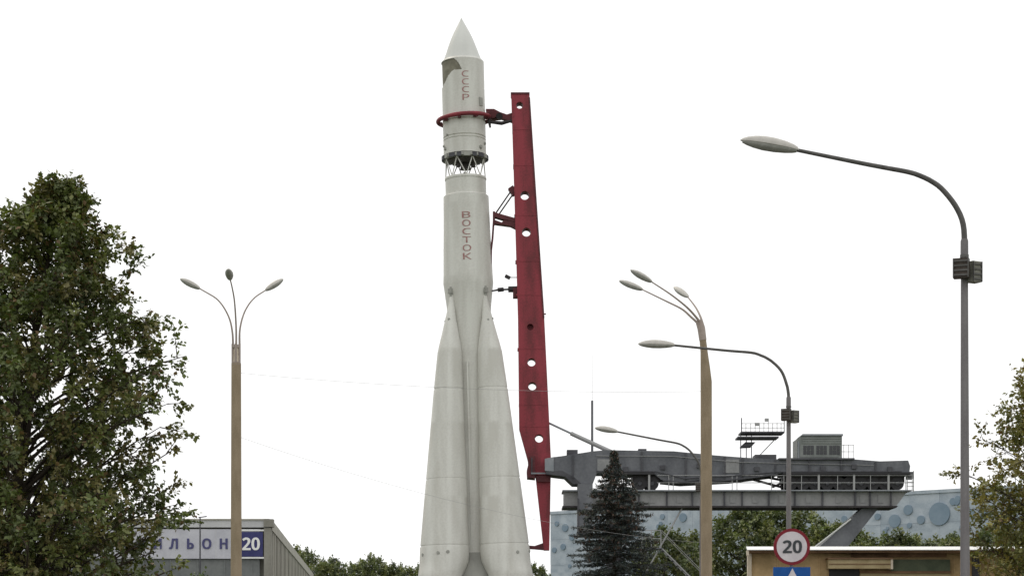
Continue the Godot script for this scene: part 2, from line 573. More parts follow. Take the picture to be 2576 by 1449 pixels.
	core.append_array([[1.395, 27.171], [1.42, 25.829], [1.475, 24.024], [1.51, 22.659], [1.535, 22.122], [1.52, 21.976], [1.37, 20.707], [1.25, 19.122], [1.2, 17.707], [1.3, 12.659], [1.4, 5.927], [1.42, 5.537]])
	part(t, "core_stage", Solid.new().lathe(core, 96), M.rocket)
	part(t, "tail_skirt", Solid.new().lathe([[1.415, 5.561], [1.5, 5.244], [1.8, 4.805], [2.1, 4.341], [2.2, 3.976], [2.2, 2.902], [1.6, 1.439], [0.0, 1.439]], 64), M.rocket_grey)
	part(t, "cable_duct", Solid.new().box(Vector3(-0.16, (17.171 + 5.707) / 2.0, 1.3), Vector3(0.09, 17.171 - 5.707, 0.26)), M.rocket)
	# boosters
	var booster := Solid.new()
	var prof := [[21.561, 1.5, 0.03], [21.488, 1.49, 0.06], [21.244, 1.46, 0.1], [20.829, 1.44, 0.16], [20.341, 1.5, 0.24], [19.805, 1.57, 0.33], [19.293, 1.605, 0.43], [18.756, 1.645, 0.54], [18.22, 1.69, 0.65], [17.707, 1.735, 0.74], [15.537, 1.9, 0.893], [15.505, 1.9, 0.865], [15.463, 1.903, 0.865], [15.432, 1.906, 0.9], [15.098, 1.93, 0.92], [12.659, 2.1, 1.07], [10.049, 2.28, 1.233], [10.012, 2.282, 1.205], [9.963, 2.286, 1.205], [9.927, 2.29, 1.24], [7.78, 2.44, 1.37], [6.024, 2.56, 1.475], [5.988, 2.562, 1.44], [5.927, 2.565, 1.44], [5.89, 2.57, 1.49], [5.341, 2.6, 1.5], [4.951, 2.66, 1.48], [4.61, 2.78, 1.43], [4.317, 2.92, 1.38], [4.073, 3.02, 1.34], [2.902, 3.1, 1.3], [1.439, 3.0, 1.25]]
	var rings := []
	for p in prof:
		var ring := PackedVector3Array()
		for k in 64:
			var a := TAU * k / 64
			ring.append(Vector3(p[1] + cos(a) * p[2], p[0], sin(a) * p[2]))
		rings.append(ring)
	booster.loft(rings)
	var bmesh := booster.mesh()
	var tip := Solid.new().tube([Vector3(1.5, 21.756, 0), Vector3(1.47, 21.146, 0)], [0.07, 0.11], 12).mesh()
	var strap := Solid.new().box(Vector3(1.52, 21.488, 0), Vector3(0.2, 0.3, 0.26)).mesh()
	var port := Solid.new().tube([Vector3.ZERO, Vector3(0, 0, 0.06)], [0.11, 0.09], 14).mesh()
	var nozzle := Solid.new().lathe([[0.25, 0.0], [0.3, -0.4], [0.52, -1.35], [0.44, -1.35], [0.0, -0.5]], 24).mesh()
	var fin := Solid.new().prism(PackedVector2Array([Vector2(4.0, 1.439), Vector2(4.0, 4), Vector2(4.75, 2.171), Vector2(4.75, 1.439)]), -0.06, 0.06).mesh()
	for k in 4:
		var a := PI / 4 + k * PI / 2
		var b := part(t, "booster", bmesh, M.rocket)
		b.rotation.y = a
		part(b, "nose_fitting", tip, M.rocket_grey)
		part(b, "attachment_block", strap, M.rocket_grey)
		part(b, "fin", fin, M.rocket)
		for q in [[0.55, 5.488], [-0.25, 5.415], [0.95, 5.537], [-0.75, 4.61], [0.5, 19.732], [-0.6, 19.634]]:
			var yy: float = q[1]
			var near := 1 if yy < 10.0 else 0
			var c0: float = [1.575, 2.585][near]
			var rr: float = [0.34, 1.485][near]
			var po := part(b, "inspection_port", port, M.rocket_grey)
			po.position = Vector3(c0 + cos(q[0]) * rr, yy, -sin(q[0]) * rr)
			po.rotation.y = PI / 2 + q[0]
			if near == 0:
				po.scale = Vector3(0.7, 0.7, 0.7)
		for o in [Vector2(0.6, 0), Vector2(-0.6, 0), Vector2(0, 0.6), Vector2(0, -0.6)]:
			part(b, "nozzle", nozzle, M.engine, Vector3(2.8 + o.x, 1.561, o.y))
	# lettering
	var i := 0
	for ch in ["С", "С", "С", "Р"]:
		var o := part(t, "letter", wrapped_letter(ch, 0.366, 0.427, 0.13, 34.634 - i * 0.473, r, 0, r, 1), M.letter_red)
		o.set_meta("label", "faded red letter of the country name on the fairing")
		i += 1
	i = 0
	for ch in ["В", "О", "С", "Т", "О", "К"]:
		var o := part(t, "letter", wrapped_letter(ch, 0.378, 0.512, 0.0, 26.049 - i * 0.507, 1.5355, 22.122, 1.395, 27.171), M.letter_red)
		o.set_meta("label", "faded red letter of the name on the core stage")
		i += 1


# ---------------------------------------------------------------- red service mast

func make_mast() -> void:
	var t := thing("service_mast", "dark red steel service mast with round holes clasping the rocket", "mast", Vector3(1.268, 0, -126.829))
	var body := CSGPolygon3D.new()
	body.name = "mast_plate"
	body.polygon = PackedVector2Array([Vector2(-1.317, 35.746), Vector2(-0.22, 35.746), Vector2(0.146, 30.137), Vector2(0.707, 22.088), Vector2(1, 15.99), Vector2(1.122, 13.307), Vector2(1.122, 12.405), Vector2(-0.244, 12.405), Vector2(-0.293, 13.307), Vector2(-0.829, 15.259), Vector2(-0.902, 22.088), Vector2(-1.073, 27.941)])
	body.depth = 1.0
	body.position.z = 0.5
	body.material = M.red
	t.add_child(body)
	var blind_hole := [-0.146, 21.454, 0.2]
	for h in [[-0.805, 35.015, 0.21], [-0.488, 29.502, 0.27], [-0.39, 27.259, 0.27], [-0.073, 19.307, 0.25], [-0.024, 17.844, 0.25], [0.39, 14.649, 0.25], blind_hole]:
		var hole := CSGCylinder3D.new()
		hole.name = "lightening_hole"
		hole.radius = h[2]
		var blind: bool = h == blind_hole
		hole.height = 0.5 if blind else 3.0
		hole.sides = 28
		hole.rotation.x = PI / 2
		hole.position = Vector3(h[0], h[1], -0.1 if blind else -0.5)
		hole.operation = CSGShape3D.OPERATION_SUBTRACTION
		hole.material = M.red
		body.add_child(hole, true)
	part(t, "lower_leg", Solid.new().prism(PackedVector2Array([Vector2(0.171, 12.4), Vector2(1.11, 12.4), Vector2(1.024, 7.82), Vector2(0.683, 7.82)]), -0.35, 0.35), M.red)
	part(t, "foot_arm", Solid.new().prism(PackedVector2Array([Vector2(-0.634, 8.137), Vector2(0.122, 8.088), Vector2(0.683, 8.283), Vector2(0.683, 7.844), Vector2(0.122, 7.893), Vector2(-0.585, 7.941)]), -0.3, 0.3), M.red_dark)
	part(t, "hinge_block", Solid.new().prism(PackedVector2Array([Vector2(-0.366, 12.673), Vector2(-0.146, 13.551), Vector2(0.122, 13.551), Vector2(0.146, 12.185), Vector2(-0.341, 12.234)]), -0.85, 0.85), M.red_dark)
	part(t, "knee_block", Solid.new().prism(PackedVector2Array([Vector2(0.146, 12.356), Vector2(1.098, 12.38), Vector2(1.073, 11.99), Vector2(0.341, 11.99)]), -0.6, 0.6), M.red_dark)
	# weld straps and side angles
	for y in [33.551, 31.356, 28.307, 25.502, 23.429, 20.137, 16.722, 15.38]:
		var f := inverse_lerp(35.746, 15.259, y)
		var lt := lerpf(-1.317, -0.829, f)
		var rt := lerpf(-0.22, 1.024, f)
		part(t, "weld_strap", Solid.new().box(Vector3((lt + rt) / 2, y, 0), Vector3(rt - lt - 0.02, 0.08, 1.03)), M.red)
	part(t, "edge_angle", Solid.new().beam(Vector3(-0.212, 35.485, 0.52), Vector3(0.141, 30.02, 0.52), 0.1, 0.06), M.red_dark)
	part(t, "edge_angle", Solid.new().beam(Vector3(0.141, 30.02, 0.52), Vector3(0.675, 22.004, 0.52), 0.1, 0.06), M.red_dark)
	part(t, "cap_plate", Solid.new().box(Vector3(-0.768, 35.746, 0), Vector3(1.16, 0.1, 1.1)), M.red_dark)
	# clasp ring round the rocket
	var c := Vector3(-2.947 - 1.268, 34.234, 0)
	var ring := []
	for k in 33:
		var a := TAU * k / 32
		ring.append(c + Vector3(cos(a) * 1.6, 0.13 * cos(a), sin(a) * 1.6))
	part(t, "clasp_ring", Solid.new().tube(ring, [0.13], 10, false), M.red)
	for k in 9:
		var a := TAU * (k + 0.5) / 9
		part(t, "clasp_pad", Solid.new().beam(c + Vector3(cos(a) * 1.62, 0.13 * cos(a) - 0.1, sin(a) * 1.62), c + Vector3(cos(a) * 1.33, 0.13 * cos(a) - 0.1, sin(a) * 1.33), 0.16, 0.2), M.red_dark)
	part(t, "clasp_arm", Solid.new().prism(PackedVector2Array([Vector2(-2.878, 34.868), Vector2(-2.366, 34.868), Vector2(-2, 34.673), Vector2(-1.585, 34.527), Vector2(-0.976, 34.722), Vector2(-0.976, 33.99), Vector2(-1.561, 34.185), Vector2(-1.902, 34.283), Vector2(-2.439, 34.234), Vector2(-2.829, 34.38)]), -0.22, 0.22), M.red_dark)
	part(t, "clasp_cylinder", Solid.new().tube([Vector3(-2.777, 34.06, 0.3), Vector3(-1.901, 33.962, 0.3), Vector3(-1.22, 34.133, 0.3)], [0.09, 0.12, 0.08], 10), M.black_steel)
	part(t, "clasp_hook", Solid.new().tube([Vector3(-2.68, 34.206, 0.3), Vector3(-2.607, 33.695, 0.3)], [0.1, 0.06], 8), M.black_steel)
	part(t, "clasp_pulley", Solid.new().tube([Vector3(-2.047, 34.416, 0.24), Vector3(-2.046, 34.369, 0.42)], [0.2, 0.2], 16), M.black_steel)
	part(t, "clasp_pulley", Solid.new().tube([Vector3(-2.437, 34.513, 0.24), Vector3(-2.435, 34.466, 0.42)], [0.22, 0.22], 16), M.red_dark)
	# middle bracket
	part(t, "bracket_rail", Solid.new().prism(PackedVector2Array([Vector2(-2.415, 28.527), Vector2(-2.195, 28.478), Vector2(-0.976, 28.137), Vector2(-0.976, 27.917), Vector2(-1.902, 28.112), Vector2(-2.293, 28.234), Vector2(-2.415, 28.137)]), -0.3, 0.3), M.red_dark)
	part(t, "bracket_rail", Solid.new().prism(PackedVector2Array([Vector2(-2.415, 27.941), Vector2(-2.293, 28.039), Vector2(-1.902, 27.893), Vector2(-1.756, 28.039), Vector2(-0.976, 27.905), Vector2(-0.976, 27.502), Vector2(-1.366, 27.698), Vector2(-2.415, 27.844)]), -0.3, 0.3), M.red_dark)
	part(t, "bracket_end", Solid.new().box(Vector3(-2.378, 28.21, 0), Vector3(0.14, 0.72, 0.64)), M.red_dark)
	part(t, "stay_rod", Solid.new().tube([Vector3(-2.291, 28.436, 0.2), Vector3(-1.22, 29.994, 0.2)], [0.045], 8), M.black_steel)
	part(t, "stay_rod", Solid.new().tube([Vector3(-2.099, 28.447, -0.2), Vector3(-1.146, 29.815, -0.2)], [0.045], 8), M.black_steel)
	part(t, "stay_lug", Solid.new().box(Vector3(-1.22, 29.868, 0), Vector3(0.35, 0.5, 0.6), Basis(Vector3(0, 0, 1), 0.6)), M.red_dark)
	part(t, "feed_hose", Solid.new().tube([Vector3(-2.388, 28.001, 0.3), Vector3(-2.461, 26.906, 0.3), Vector3(-2.558, 26.176, 0.3), Vector3(-2.619, 25.568, 0.3), Vector3(-2.655, 24.813, 0.3)], [0.06, 0.06, 0.07, 0.12, 0.12], 8), M.red_dark)
	# lower contact arm
	part(t, "contact_arm", Solid.new().tube([Vector3(-2.484, 23.676, 0.4), Vector3(-2.096, 23.784, 0.2), Vector3(-0.927, 23.868, 0)], [0.05, 0.06, 0.06], 8), M.black_steel)
	part(t, "contact_coupling", Solid.new().tube([Vector3(-2.145, 23.772, 0.2), Vector3(-1.78, 23.812, 0.18)], [0.13], 10), M.black_steel)
	part(t, "contact_coupling", Solid.new().tube([Vector3(-1.488, 23.826, 0.1), Vector3(-0.927, 23.853, 0.02)], [0.19], 10), M.black_steel)
	part(t, "contact_bracket", Solid.new().box(Vector3(-1.061, 23.6, 0), Vector3(0.3, 0.6, 0.5)), M.red_dark)
	part(t, "floodlight", Solid.new().beam(Vector3(-1.682, 24.637, 0.2), Vector3(-1.39, 24.491, 0.2), 0.18, 0.3), M.black_steel)
	part(t, "floodlight_bracket", Solid.new().tube([Vector3(-1.463, 24.539, 0.2), Vector3(-0.903, 24.557, 0.1)], [0.025], 6), M.black_steel)
	part(t, "ladder_peg", Solid.new().tube([Vector3(0.585, 22.332, 0), Vector3(0.829, 22.332, 0)], [0.04], 6), M.red_dark)


# ---------------------------------------------------------------- grey launch gantry

func make_gantry() -> void:
	var t := thing("launch_gantry", "grey steel launch gantry with two girders, wheeled bogies and a cabin", "gantry", Vector3(12.488, 0, -126.829))
	part(t, "upper_girder", Solid.new().prism(PackedVector2Array([Vector2(-10.049, 13.429), Vector2(-9.439, 13.502), Vector2(-7.561, 13.795), Vector2(-6.732, 13.868), Vector2(-2.634, 13.795), Vector2(-0.171, 13.551), Vector2(1.707, 13.405), Vector2(3.756, 13.307), Vector2(8.341, 13.307), Vector2(9.902, 13.185), Vector2(11.634, 13.234), Vector2(11.756, 12.893), Vector2(11.707, 12.478), Vector2(4, 12.478), Vector2(3.512, 12.405), Vector2(0.902, 12.088), Vector2(-0.829, 12.063), Vector2(-2.073, 11.941), Vector2(-3.39, 12.063), Vector2(-3.902, 12.478), Vector2(-7.317, 12.478), Vector2(-7.561, 11.82), Vector2(-8.293, 11.82), Vector2(-8.634, 12.063), Vector2(-9.61, 12.527), Vector2(-10.049, 12.576)]), -1.2, 1.2), M.steel)
	for s in [-1, 1]:
		part(t, "fork_cheek", Solid.new().prism(PackedVector2Array([Vector2(-10.488, 13.332), Vector2(-9.951, 13.441), Vector2(-9.951, 12.563), Vector2(-10.488, 12.6)]), minf(s * 0.72, s * 1.26), maxf(s * 0.72, s * 1.26)), M.steel_light)
	part(t, "fork_frame", Solid.new().beam(Vector3(-11.326, 12.469, 0.95), Vector3(-10.454, 12.469, 0.95), 0.09, 0.12), M.steel_light)
	part(t, "fork_frame", Solid.new().beam(Vector3(-11.277, 13.413, 0.95), Vector3(-11.277, 12.493, 0.95), 0.06, 0.1), M.steel_dark)
	part(t, "fork_gusset", Solid.new().prism(PackedVector2Array([Vector2(-10.439, 12.556), Vector2(-9.463, 12.624), Vector2(-8.659, 12.185), Vector2(-8.244, 11.795), Vector2(-8.78, 11.795), Vector2(-9.268, 12.259), Vector2(-10.439, 12.405)]), -1.0, 1.24), M.steel_dark)
	# web stiffeners and cover plates of the upper girder
	for q in [[-8.78, 13.551, 12.161], [-4.585, 13.771, 12.527], [-1.902, 13.673, 12.015], [0.463, 13.454, 12.112], [1.537, 13.38, 12.21], [3.537, 13.283, 12.454], [5.61, 13.259, 12.502], [7.561, 13.259, 12.502], [9.634, 13.161, 12.502]]:
		part(t, "web_stiffener", Solid.new().box(Vector3(q[0], (q[1] + q[2]) / 2.0, 1.24), Vector3(0.1, q[1] - q[2], 0.1)), M.steel_dark)
	part(t, "cover_plate", Solid.new().box(Vector3(0.87, 12.881, 1.22), Vector3(0.94, 0.82, 0.06)), M.steel_mid)
	part(t, "cover_plate", Solid.new().box(Vector3(-6.642, 12.953, 1.22), Vector3(1.3, 0.7, 0.06)), M.steel_mid)
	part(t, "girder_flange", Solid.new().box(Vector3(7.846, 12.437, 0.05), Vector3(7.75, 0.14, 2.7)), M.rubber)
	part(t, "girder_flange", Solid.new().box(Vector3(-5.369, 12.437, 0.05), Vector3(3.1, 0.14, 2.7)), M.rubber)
	part(t, "girder_flange", Solid.new().beam(Vector3(-3.321, 12.011, 0.05), Vector3(-2.077, 11.889, 0.05), 0.08, 2.6), M.steel_dark)
	part(t, "girder_flange", Solid.new().beam(Vector3(-2.077, 11.889, 0.05), Vector3(0.922, 12.047, 0.05), 0.08, 2.6), M.steel_dark)
	part(t, "girder_flange", Solid.new().beam(Vector3(0.922, 12.047, 0.05), Vector3(3.652, 12.376, 0.05), 0.08, 2.6), M.steel_dark)
	part(t, "top_plate", Solid.new().box(Vector3(6.041, 13.315, 0.05), Vector3(4.6, 0.1, 2.7)), M.steel_dark)
	part(t, "winch_box", Solid.new().box(Vector3(-8.804, 13.708, 0.4), Vector3(0.66, 0.42, 0.9)), M.steel_dark)
	part(t, "winch_box", Solid.new().box(Vector3(-4.513, 13.842, 0.4), Vector3(0.5, 0.3, 0.6)), M.steel_dark)
	part(t, "winch_box", Solid.new().box(Vector3(2.988, 13.401, 0.3), Vector3(1.3, 0.42, 1.4)), M.steel_dark)
	part(t, "end_block", Solid.new().box(Vector3(11.836, 12.354, 0.6), Vector3(0.36, 0.42, 0.8)), M.steel_dark)
	# bogies
	var wheel := Solid.new().tube([Vector3(0, 0, -0.16), Vector3(0, 0, 0.16)], [0.4, 0.4], 24).mesh()
	var hub := Solid.new().tube([Vector3(0, 0, 0.14), Vector3(0, 0, 0.22)], [0.16, 0.12], 14).mesh()
	for bg in [[-4.683, 2], [4.512, 5], [8.049, 5]]:
		var n: int = bg[1]
		var b := part(t, "bogie_frame", Solid.new().box(Vector3(bg[0] + (n - 1) * 0.37, 12.161, 0), Vector3((n - 1) * 0.74 + 0.9, 0.44, 1.9)), M.black_steel)
		for k in n:
			for z in [-0.85, 0.85]:
				var w := part(b, "wheel", wheel, M.rubber, Vector3(bg[0] + k * 0.74, 11.844, z))
				if z > 0:
					part(w, "hub", hub, M.steel_dark)
	# drive linkage, pipes and switch boxes
	for q in [[Vector3(2.271, 12.111, 0.6), Vector3(4.019, 11.65, 0.6)], [Vector3(3.012, 12.306, 0.3), Vector3(4.01, 12.112, 0.3)], [Vector3(3.424, 11.642, 0.7), Vector3(4.176, 11.981, 0.7)], [Vector3(-5.977, 12.289, 0.5), Vector3(-4.762, 11.901, 0.5)]]:
		part(t, "drive_linkage", Solid.new().beam(q[0], q[1], 0.13, 0.2), M.black_steel)
	part(t, "pipe", Solid.new().tube([Vector3(-7.371, 12.558, 1.32), Vector3(-3.75, 12.558, 1.32), Vector3(-2.013, 12.123, 1.32), Vector3(1.077, 12.292, 1.32), Vector3(3.732, 12.534, 1.32), Vector3(11.214, 12.558, 1.32)], [0.035], 6), M.steel_dark)
	part(t, "pipe", Solid.new().tube([Vector3(-7.369, 13.503, 1.28), Vector3(-2.782, 13.479, 1.28), Vector3(1.323, 13.117, 1.28), Vector3(9.532, 12.924, 1.28)], [0.022], 6), M.steel_mid)
	for p in [Vector3(-5.558, 12.707, 1.27), Vector3(-3.312, 12.804, 1.27), Vector3(-1.091, 12.9, 1.27), Vector3(2.41, 12.707, 1.27), Vector3(4.342, 12.804, 1.27), Vector3(6.443, 12.731, 1.27), Vector3(8.326, 12.852, 1.27), Vector3(10.499, 12.707, 1.27)]:
		part(t, "switch_box", Solid.new().box(p, Vector3(0.3, 0.26, 0.14)), M.steel_dark)
	for x in [-7.195, -5.61, -3.902, -2.268, -0.488, 0.976, 2.341, 3.951, 5.61, 7.439, 8.902, 10]:
		part(t, "splice_plate", Solid.new().box(Vector3(x, 10.917, 0.965), Vector3(0.34, 0.5, 0.04)), M.steel_mid)
	# rails they stand on, handrail along the deck
	for z in [-0.85, 0.85]:
		part(t, "track_rail", Solid.new().box(Vector3(1.22, 11.449 - 0.03, z), Vector3(20.4, 0.1, 0.14)), M.steel_light)
	for y in [12.307, 11.868]:
		part(t, "handrail", Solid.new().tube([Vector3(-3.659, y, 1.32), Vector3(11.902, y, 1.32)], [0.022], 6), M.rail)
	for x in [-2.951, -2.683, -0.976, 0.902, 1.195, 3.293, 4.049, 5.122, 7.317, 9.317, 11.463, 11.854]:
		part(t, "rail_post", Solid.new().tube([Vector3(x, 11.405, 1.32), Vector3(x, 12.332, 1.32)], [0.024], 6), M.rail)
	for x in [-4.146, 6.171, 8.317, 10.415]:
		part(t, "rail_post", Solid.new().box(Vector3(x, 11.893, 1.3), Vector3(0.12, 0.95, 0.1)), M.rail)
	for x in [11.61, 12]:
		part(t, "ladder_rail", Solid.new().box(Vector3(x, 11.966, 1.0), Vector3(0.05, 1.3, 0.05)), M.rail)
	for k in 5:
		part(t, "ladder_rung", Solid.new().box(Vector3(11.805, 11.429 + k * 0.25, 1.0), Vector3(0.4, 0.035, 0.035)), M.rail)
	# lower girder
	part(t, "lower_girder", Solid.new().prism(PackedVector2Array([Vector2(-9.317, 11.356), Vector2(11.61, 11.356), Vector2(10.951, 10.478), Vector2(-9.317, 10.478)]), -0.95, 0.95), M.steel_mid)
	part(t, "deck_plate", Solid.new().prism(PackedVector2Array([Vector2(-9.415, 11.437), Vector2(11.805, 11.437), Vector2(11.805, 11.361), Vector2(-9.415, 11.361)]), -1.36, 1.36), M.steel_light)
	part(t, "bottom_flange", Solid.new().prism(PackedVector2Array([Vector2(-9.415, 10.473), Vector2(11.024, 10.473), Vector2(10.902, 10.356), Vector2(-9.415, 10.356)]), -1.25, 1.25), M.black_steel)
	for x in [-8.049, -6.463, -4.756, -3.049, -1.488, 0.463, 1.537, 3.171, 4.756, 6.439, 8.439, 9.341, 10.61]:
		part(t, "web_stiffener", Solid.new().box(Vector3(x, 10.917, 1.02), Vector3(0.09, 0.86, 0.14)), M.steel_dark)
	# hanging support column, legs and braces
	part(t, "support_column", Solid.new().box(Vector3(-8.037, 10.332, 0.7), Vector3(0.9, 2.9, 1.7)), M.steel)
	part(t, "column_foot", Solid.new().box(Vector3(-8.037, 8.768, 0.7), Vector3(0.96, 0.32, 1.8)), M.steel_dark)
	part(t, "column_edge", Solid.new().box(Vector3(-8.465, 9.791, 1.56), Vector3(0.1, 2.2, 0.06)), M.steel_dark)
	part(t, "brace_leg", Solid.new().prism(PackedVector2Array([Vector2(8.927, 10.368), Vector2(9.902, 10.368), Vector2(8, 7.966), Vector2(0.732, 0.015), Vector2(-1.707, 0.015), Vector2(6.244, 7.966)]), -0.8, 0.8), M.steel)
	part(t, "brace_pipe", Solid.new().tube([Vector3(8.194, 9.689, 0.9), Vector3(5.724, 7.775, 0.9)], [0.05], 8), M.rail_white)
	part(t, "support_leg", Solid.new().box(Vector3(-6.22, (10.38) / 2.0, 0), Vector3(0.9, 10.38, 1.4)), M.steel_dark)
	part(t, "tie_strut", Solid.new().tube([Vector3(-1.566, 11.311, 0.9), Vector3(-5.885, 3.639, 0.6)], [0.05], 10), M.rail)
	# lift cylinder
	part(t, "lift_rod", Solid.new().tube([Vector3(-10.293, 15.673, 0), Vector3(-8.78, 14.966, 0)], [0.065], 10), M.steel_light)
	part(t, "lift_cylinder", Solid.new().tube([Vector3(-8.878, 15.015, 0), Vector3(-8.707, 14.929, 0), Vector3(-6.341, 13.844, 0)], [0.13, 0.13, 0.14], 14), M.rail)
	part(t, "antenna_mast", Solid.new().tube([Vector3(-7.561, 13.746, 0), Vector3(-7.561, 17.015, 0)], [0.075, 0.07], 10), M.steel)
	part(t, "antenna_whip", Solid.new().tube([Vector3(-7.561, 17.015, 0), Vector3(-7.561, 19.82, 0)], [0.012, 0.008], 6), M.rail)
	# lookout platform
	part(t, "lookout_deck", Solid.new().box(Vector3(2.829, 14.99, 0), Vector3(2.65, 0.1, 1.6)), M.steel_dark)
	part(t, "lookout_deck", Solid.new().box(Vector3(2.537, 14.677, 0.2), Vector3(2.5, 0.1, 1.5)), M.steel_dark)
	part(t, "lookout_step", Solid.new().prism(PackedVector2Array([Vector2(1.537, 14.185), Vector2(1.805, 14.429), Vector2(2.439, 14.429), Vector2(2.171, 14.137), Vector2(1.537, 14.112)]), -0.3, 0.4), M.steel_dark)
	for x in [1.537, 1.878, 2.195]:
		part(t, "lookout_post", Solid.new().tube([Vector3(x, 13.356, 0.3), Vector3(x, 14.99, 0.3)], [0.03], 6), M.steel)
	part(t, "lookout_strut", Solid.new().tube([Vector3(3.645, 14.618, 0.3), Vector3(2.598, 13.523, 0.3)], [0.03], 6), M.rail)
	for q in [[1.537, 15.868], [1.805, 15.502], [2.098, 15.551], [2.366, 15.6], [2.634, 15.502], [2.902, 15.6], [3.171, 15.649], [3.439, 15.551], [3.707, 15.6], [3.951, 15.551], [4.146, 15.746]]:
		part(t, "lookout_baluster", Solid.new().tube([Vector3(q[0], 14.99, 0.75), Vector3(q[0], q[1], 0.75)], [0.032 if q[1] > 15.698 else 0.018], 6), M.rail if q[0] > 1.585 else M.steel_dark)
	for y in [15.527, 15.259]:
		part(t, "lookout_rail", Solid.new().tube([Vector3(1.537, y, 0.75), Vector3(4.146, y, 0.75)], [0.016], 6), M.rail)
	for q in [[2.512, 15.478], [3.073, 15.746]]:
		part(t, "floodlight", Solid.new().box(Vector3(q[0], q[1], 0.75), Vector3(0.24, 0.18, 0.16)), M.rail)
	# cabin
	var cab := part(t, "cabin_wall", Solid.new().prism(PackedVector2Array([Vector2(4.902, 13.346), Vector2(4.902, 14.576), Vector2(5.171, 14.746), Vector2(7.634, 14.746), Vector2(7.634, 13.346)]), -1.0, 1.0), M.cabin)
	part(cab, "roof", Solid.new().prism(PackedVector2Array([Vector2(5.122, 14.746), Vector2(5.22, 14.856), Vector2(7.683, 14.856), Vector2(7.683, 14.746)]), -1.1, 1.12), M.steel_light)
	for y in [14.6, 14.466, 14.332]:
		part(cab, "cladding_board", Solid.new().box(Vector3(6.402, y, 1.02), Vector3(2.4, 0.1, 0.04)), M.cabin)
	part(cab, "window_frame", Solid.new().box(Vector3(6.241, 13.783, 1.005), Vector3(2.36, 0.66, 0.05)), M.cabin)
	for g in 3:
		for k in 3:
			for j in 2:
				part(cab, "pane", Solid.new().box(Vector3(5.366 + g * 0.793 + k * 0.224, 14.015 - j * 0.28, 1.02), Vector3(0.19, 0.26, 0.06)), M.glass_dark)
	part(cab, "corner_post", Solid.new().box(Vector3(4.98, 13.842, 1.02), Vector3(0.09, 1.15, 0.05)), M.steel_light)
	for x in [7.756, 8.049, 8.341]:
		part(t, "deck_rail_post", Solid.new().tube([Vector3(x, 13.307, 0.9), Vector3(x, 14.234, 0.9)], [0.016], 6), M.rail)
	for y in [14.185, 13.795]:
		part(t, "deck_rail", Solid.new().tube([Vector3(7.659, y, 0.9), Vector3(8.366, y, 0.9)], [0.016], 6), M.rail)
	# stair beside the leg
	part(t, "stair_landing", Solid.new().box(Vector3(-4.617, 7.892, 0.5), Vector3(2.6, 0.06, 1.3)), M.steel)
	for x in [-4.585, -4, -3.415]:
		part(t, "stair_post", Solid.new().tube([Vector3(x, 7.893, 1.1), Vector3(x, 9.015, 1.1)], [0.03], 6), M.rail)
	for y in [8.99, 8.478]:
		part(t, "stair_rail", Solid.new().tube([Vector3(-5.122, y, 1.1), Vector3(-3.39, y, 1.1)], [0.025], 6), M.rail)
	for z in [0.0, 1.1]:
		part(t, "stair_stringer", Solid.new().beam(Vector3(-3.366, 7.917, z), Vector3(4.39, 0.1, z), 0.06, 0.05), M.rail)
		part(t, "stair_rail", Solid.new().tube([Vector3(-3.366, 8.99, z), Vector3(4.39, 1.15, z)], [0.016], 6), M.rail)
	for k in 26:
		var f := (k + 0.5) / 26.0
		part(t, "stair_tread", Solid.new().box(Vector3(lerpf(-3.366, 4.39, f), lerpf(7.917, 0.1, f), 0.55), Vector3(0.26, 0.04, 1.1)), M.steel)


# ---------------------------------------------------------------- buildings

func make_blue_building() -> void:
	var t := thing("blue_building", "pale blue panelled building with round dark blue portholes behind the gantry", "building", Vector3(4.0, 0, -214.0))
	t.rotation.y = -0.7037
	part(t, "wall", Solid.new().box(Vector3(42, 7.9, -12.1), Vector3(84, 15.8, 24)), M.blue_wall_b)
	part(t, "coping", Solid.new().box(Vector3(42, 15.96, -12), Vector3(84.3, 0.3, 24.3)), M.blue_wall)
	var pm := Solid.new().box(Vector3.ZERO, Vector3(2.985, 2.615, 0.1)).mesh()
	for i in 28:
		for j in 6:
			part(t, "panel", pm, M.blue_wall if (i * 7 + j * 3) % 5 < 3 else M.blue_wall_b, Vector3(1.5 + i * 3.0, 1.35 + j * 2.63, -0.03 + 0.006 * ((i * 5 + j * 11) % 3)))
	var rng := RandomNumberGenerator.new()
	rng.seed = 5
	var spots := [[Vector2(45.042, 13.936), 0.95], [Vector2(41.874, 14.432), 0.42], [Vector2(40.488, 13.482), 0.55], [Vector2(43.166, 13.48), 0.36], [Vector2(41.995, 13.025), 0.22], [Vector2(1.998, 14.362), 0.36], [Vector2(0.891, 14.816), 0.24], [Vector2(1.735, 12.408), 0.3], [Vector2(0.573, 12.117), 0.26], [Vector2(2.888, 13.349), 0.3], [Vector2(16.891, 14.8), 0.4], [Vector2(14.381, 14.984), 0.25], [Vector2(47.559, 12.523), 0.5], [Vector2(38.717, 13.954), 0.28], [Vector2(46.385, 14.975), 0.3], [Vector2(48.104, 13.909), 0.3]]
	for k in 60:
		spots.append([Vector2(rng.randf_range(0.8, 62.0), rng.randf_range(7.0, 15.2)), rng.randf_range(0.12, 0.28)])
	for s in spots:
		part(t, "porthole", Solid.new().disc(Vector3.ZERO, s[1] * 1.08, 0.1 + s[1] * 0.05, 28), M.blue_disc, Vector3(s[0].x, s[0].y, 0.035))


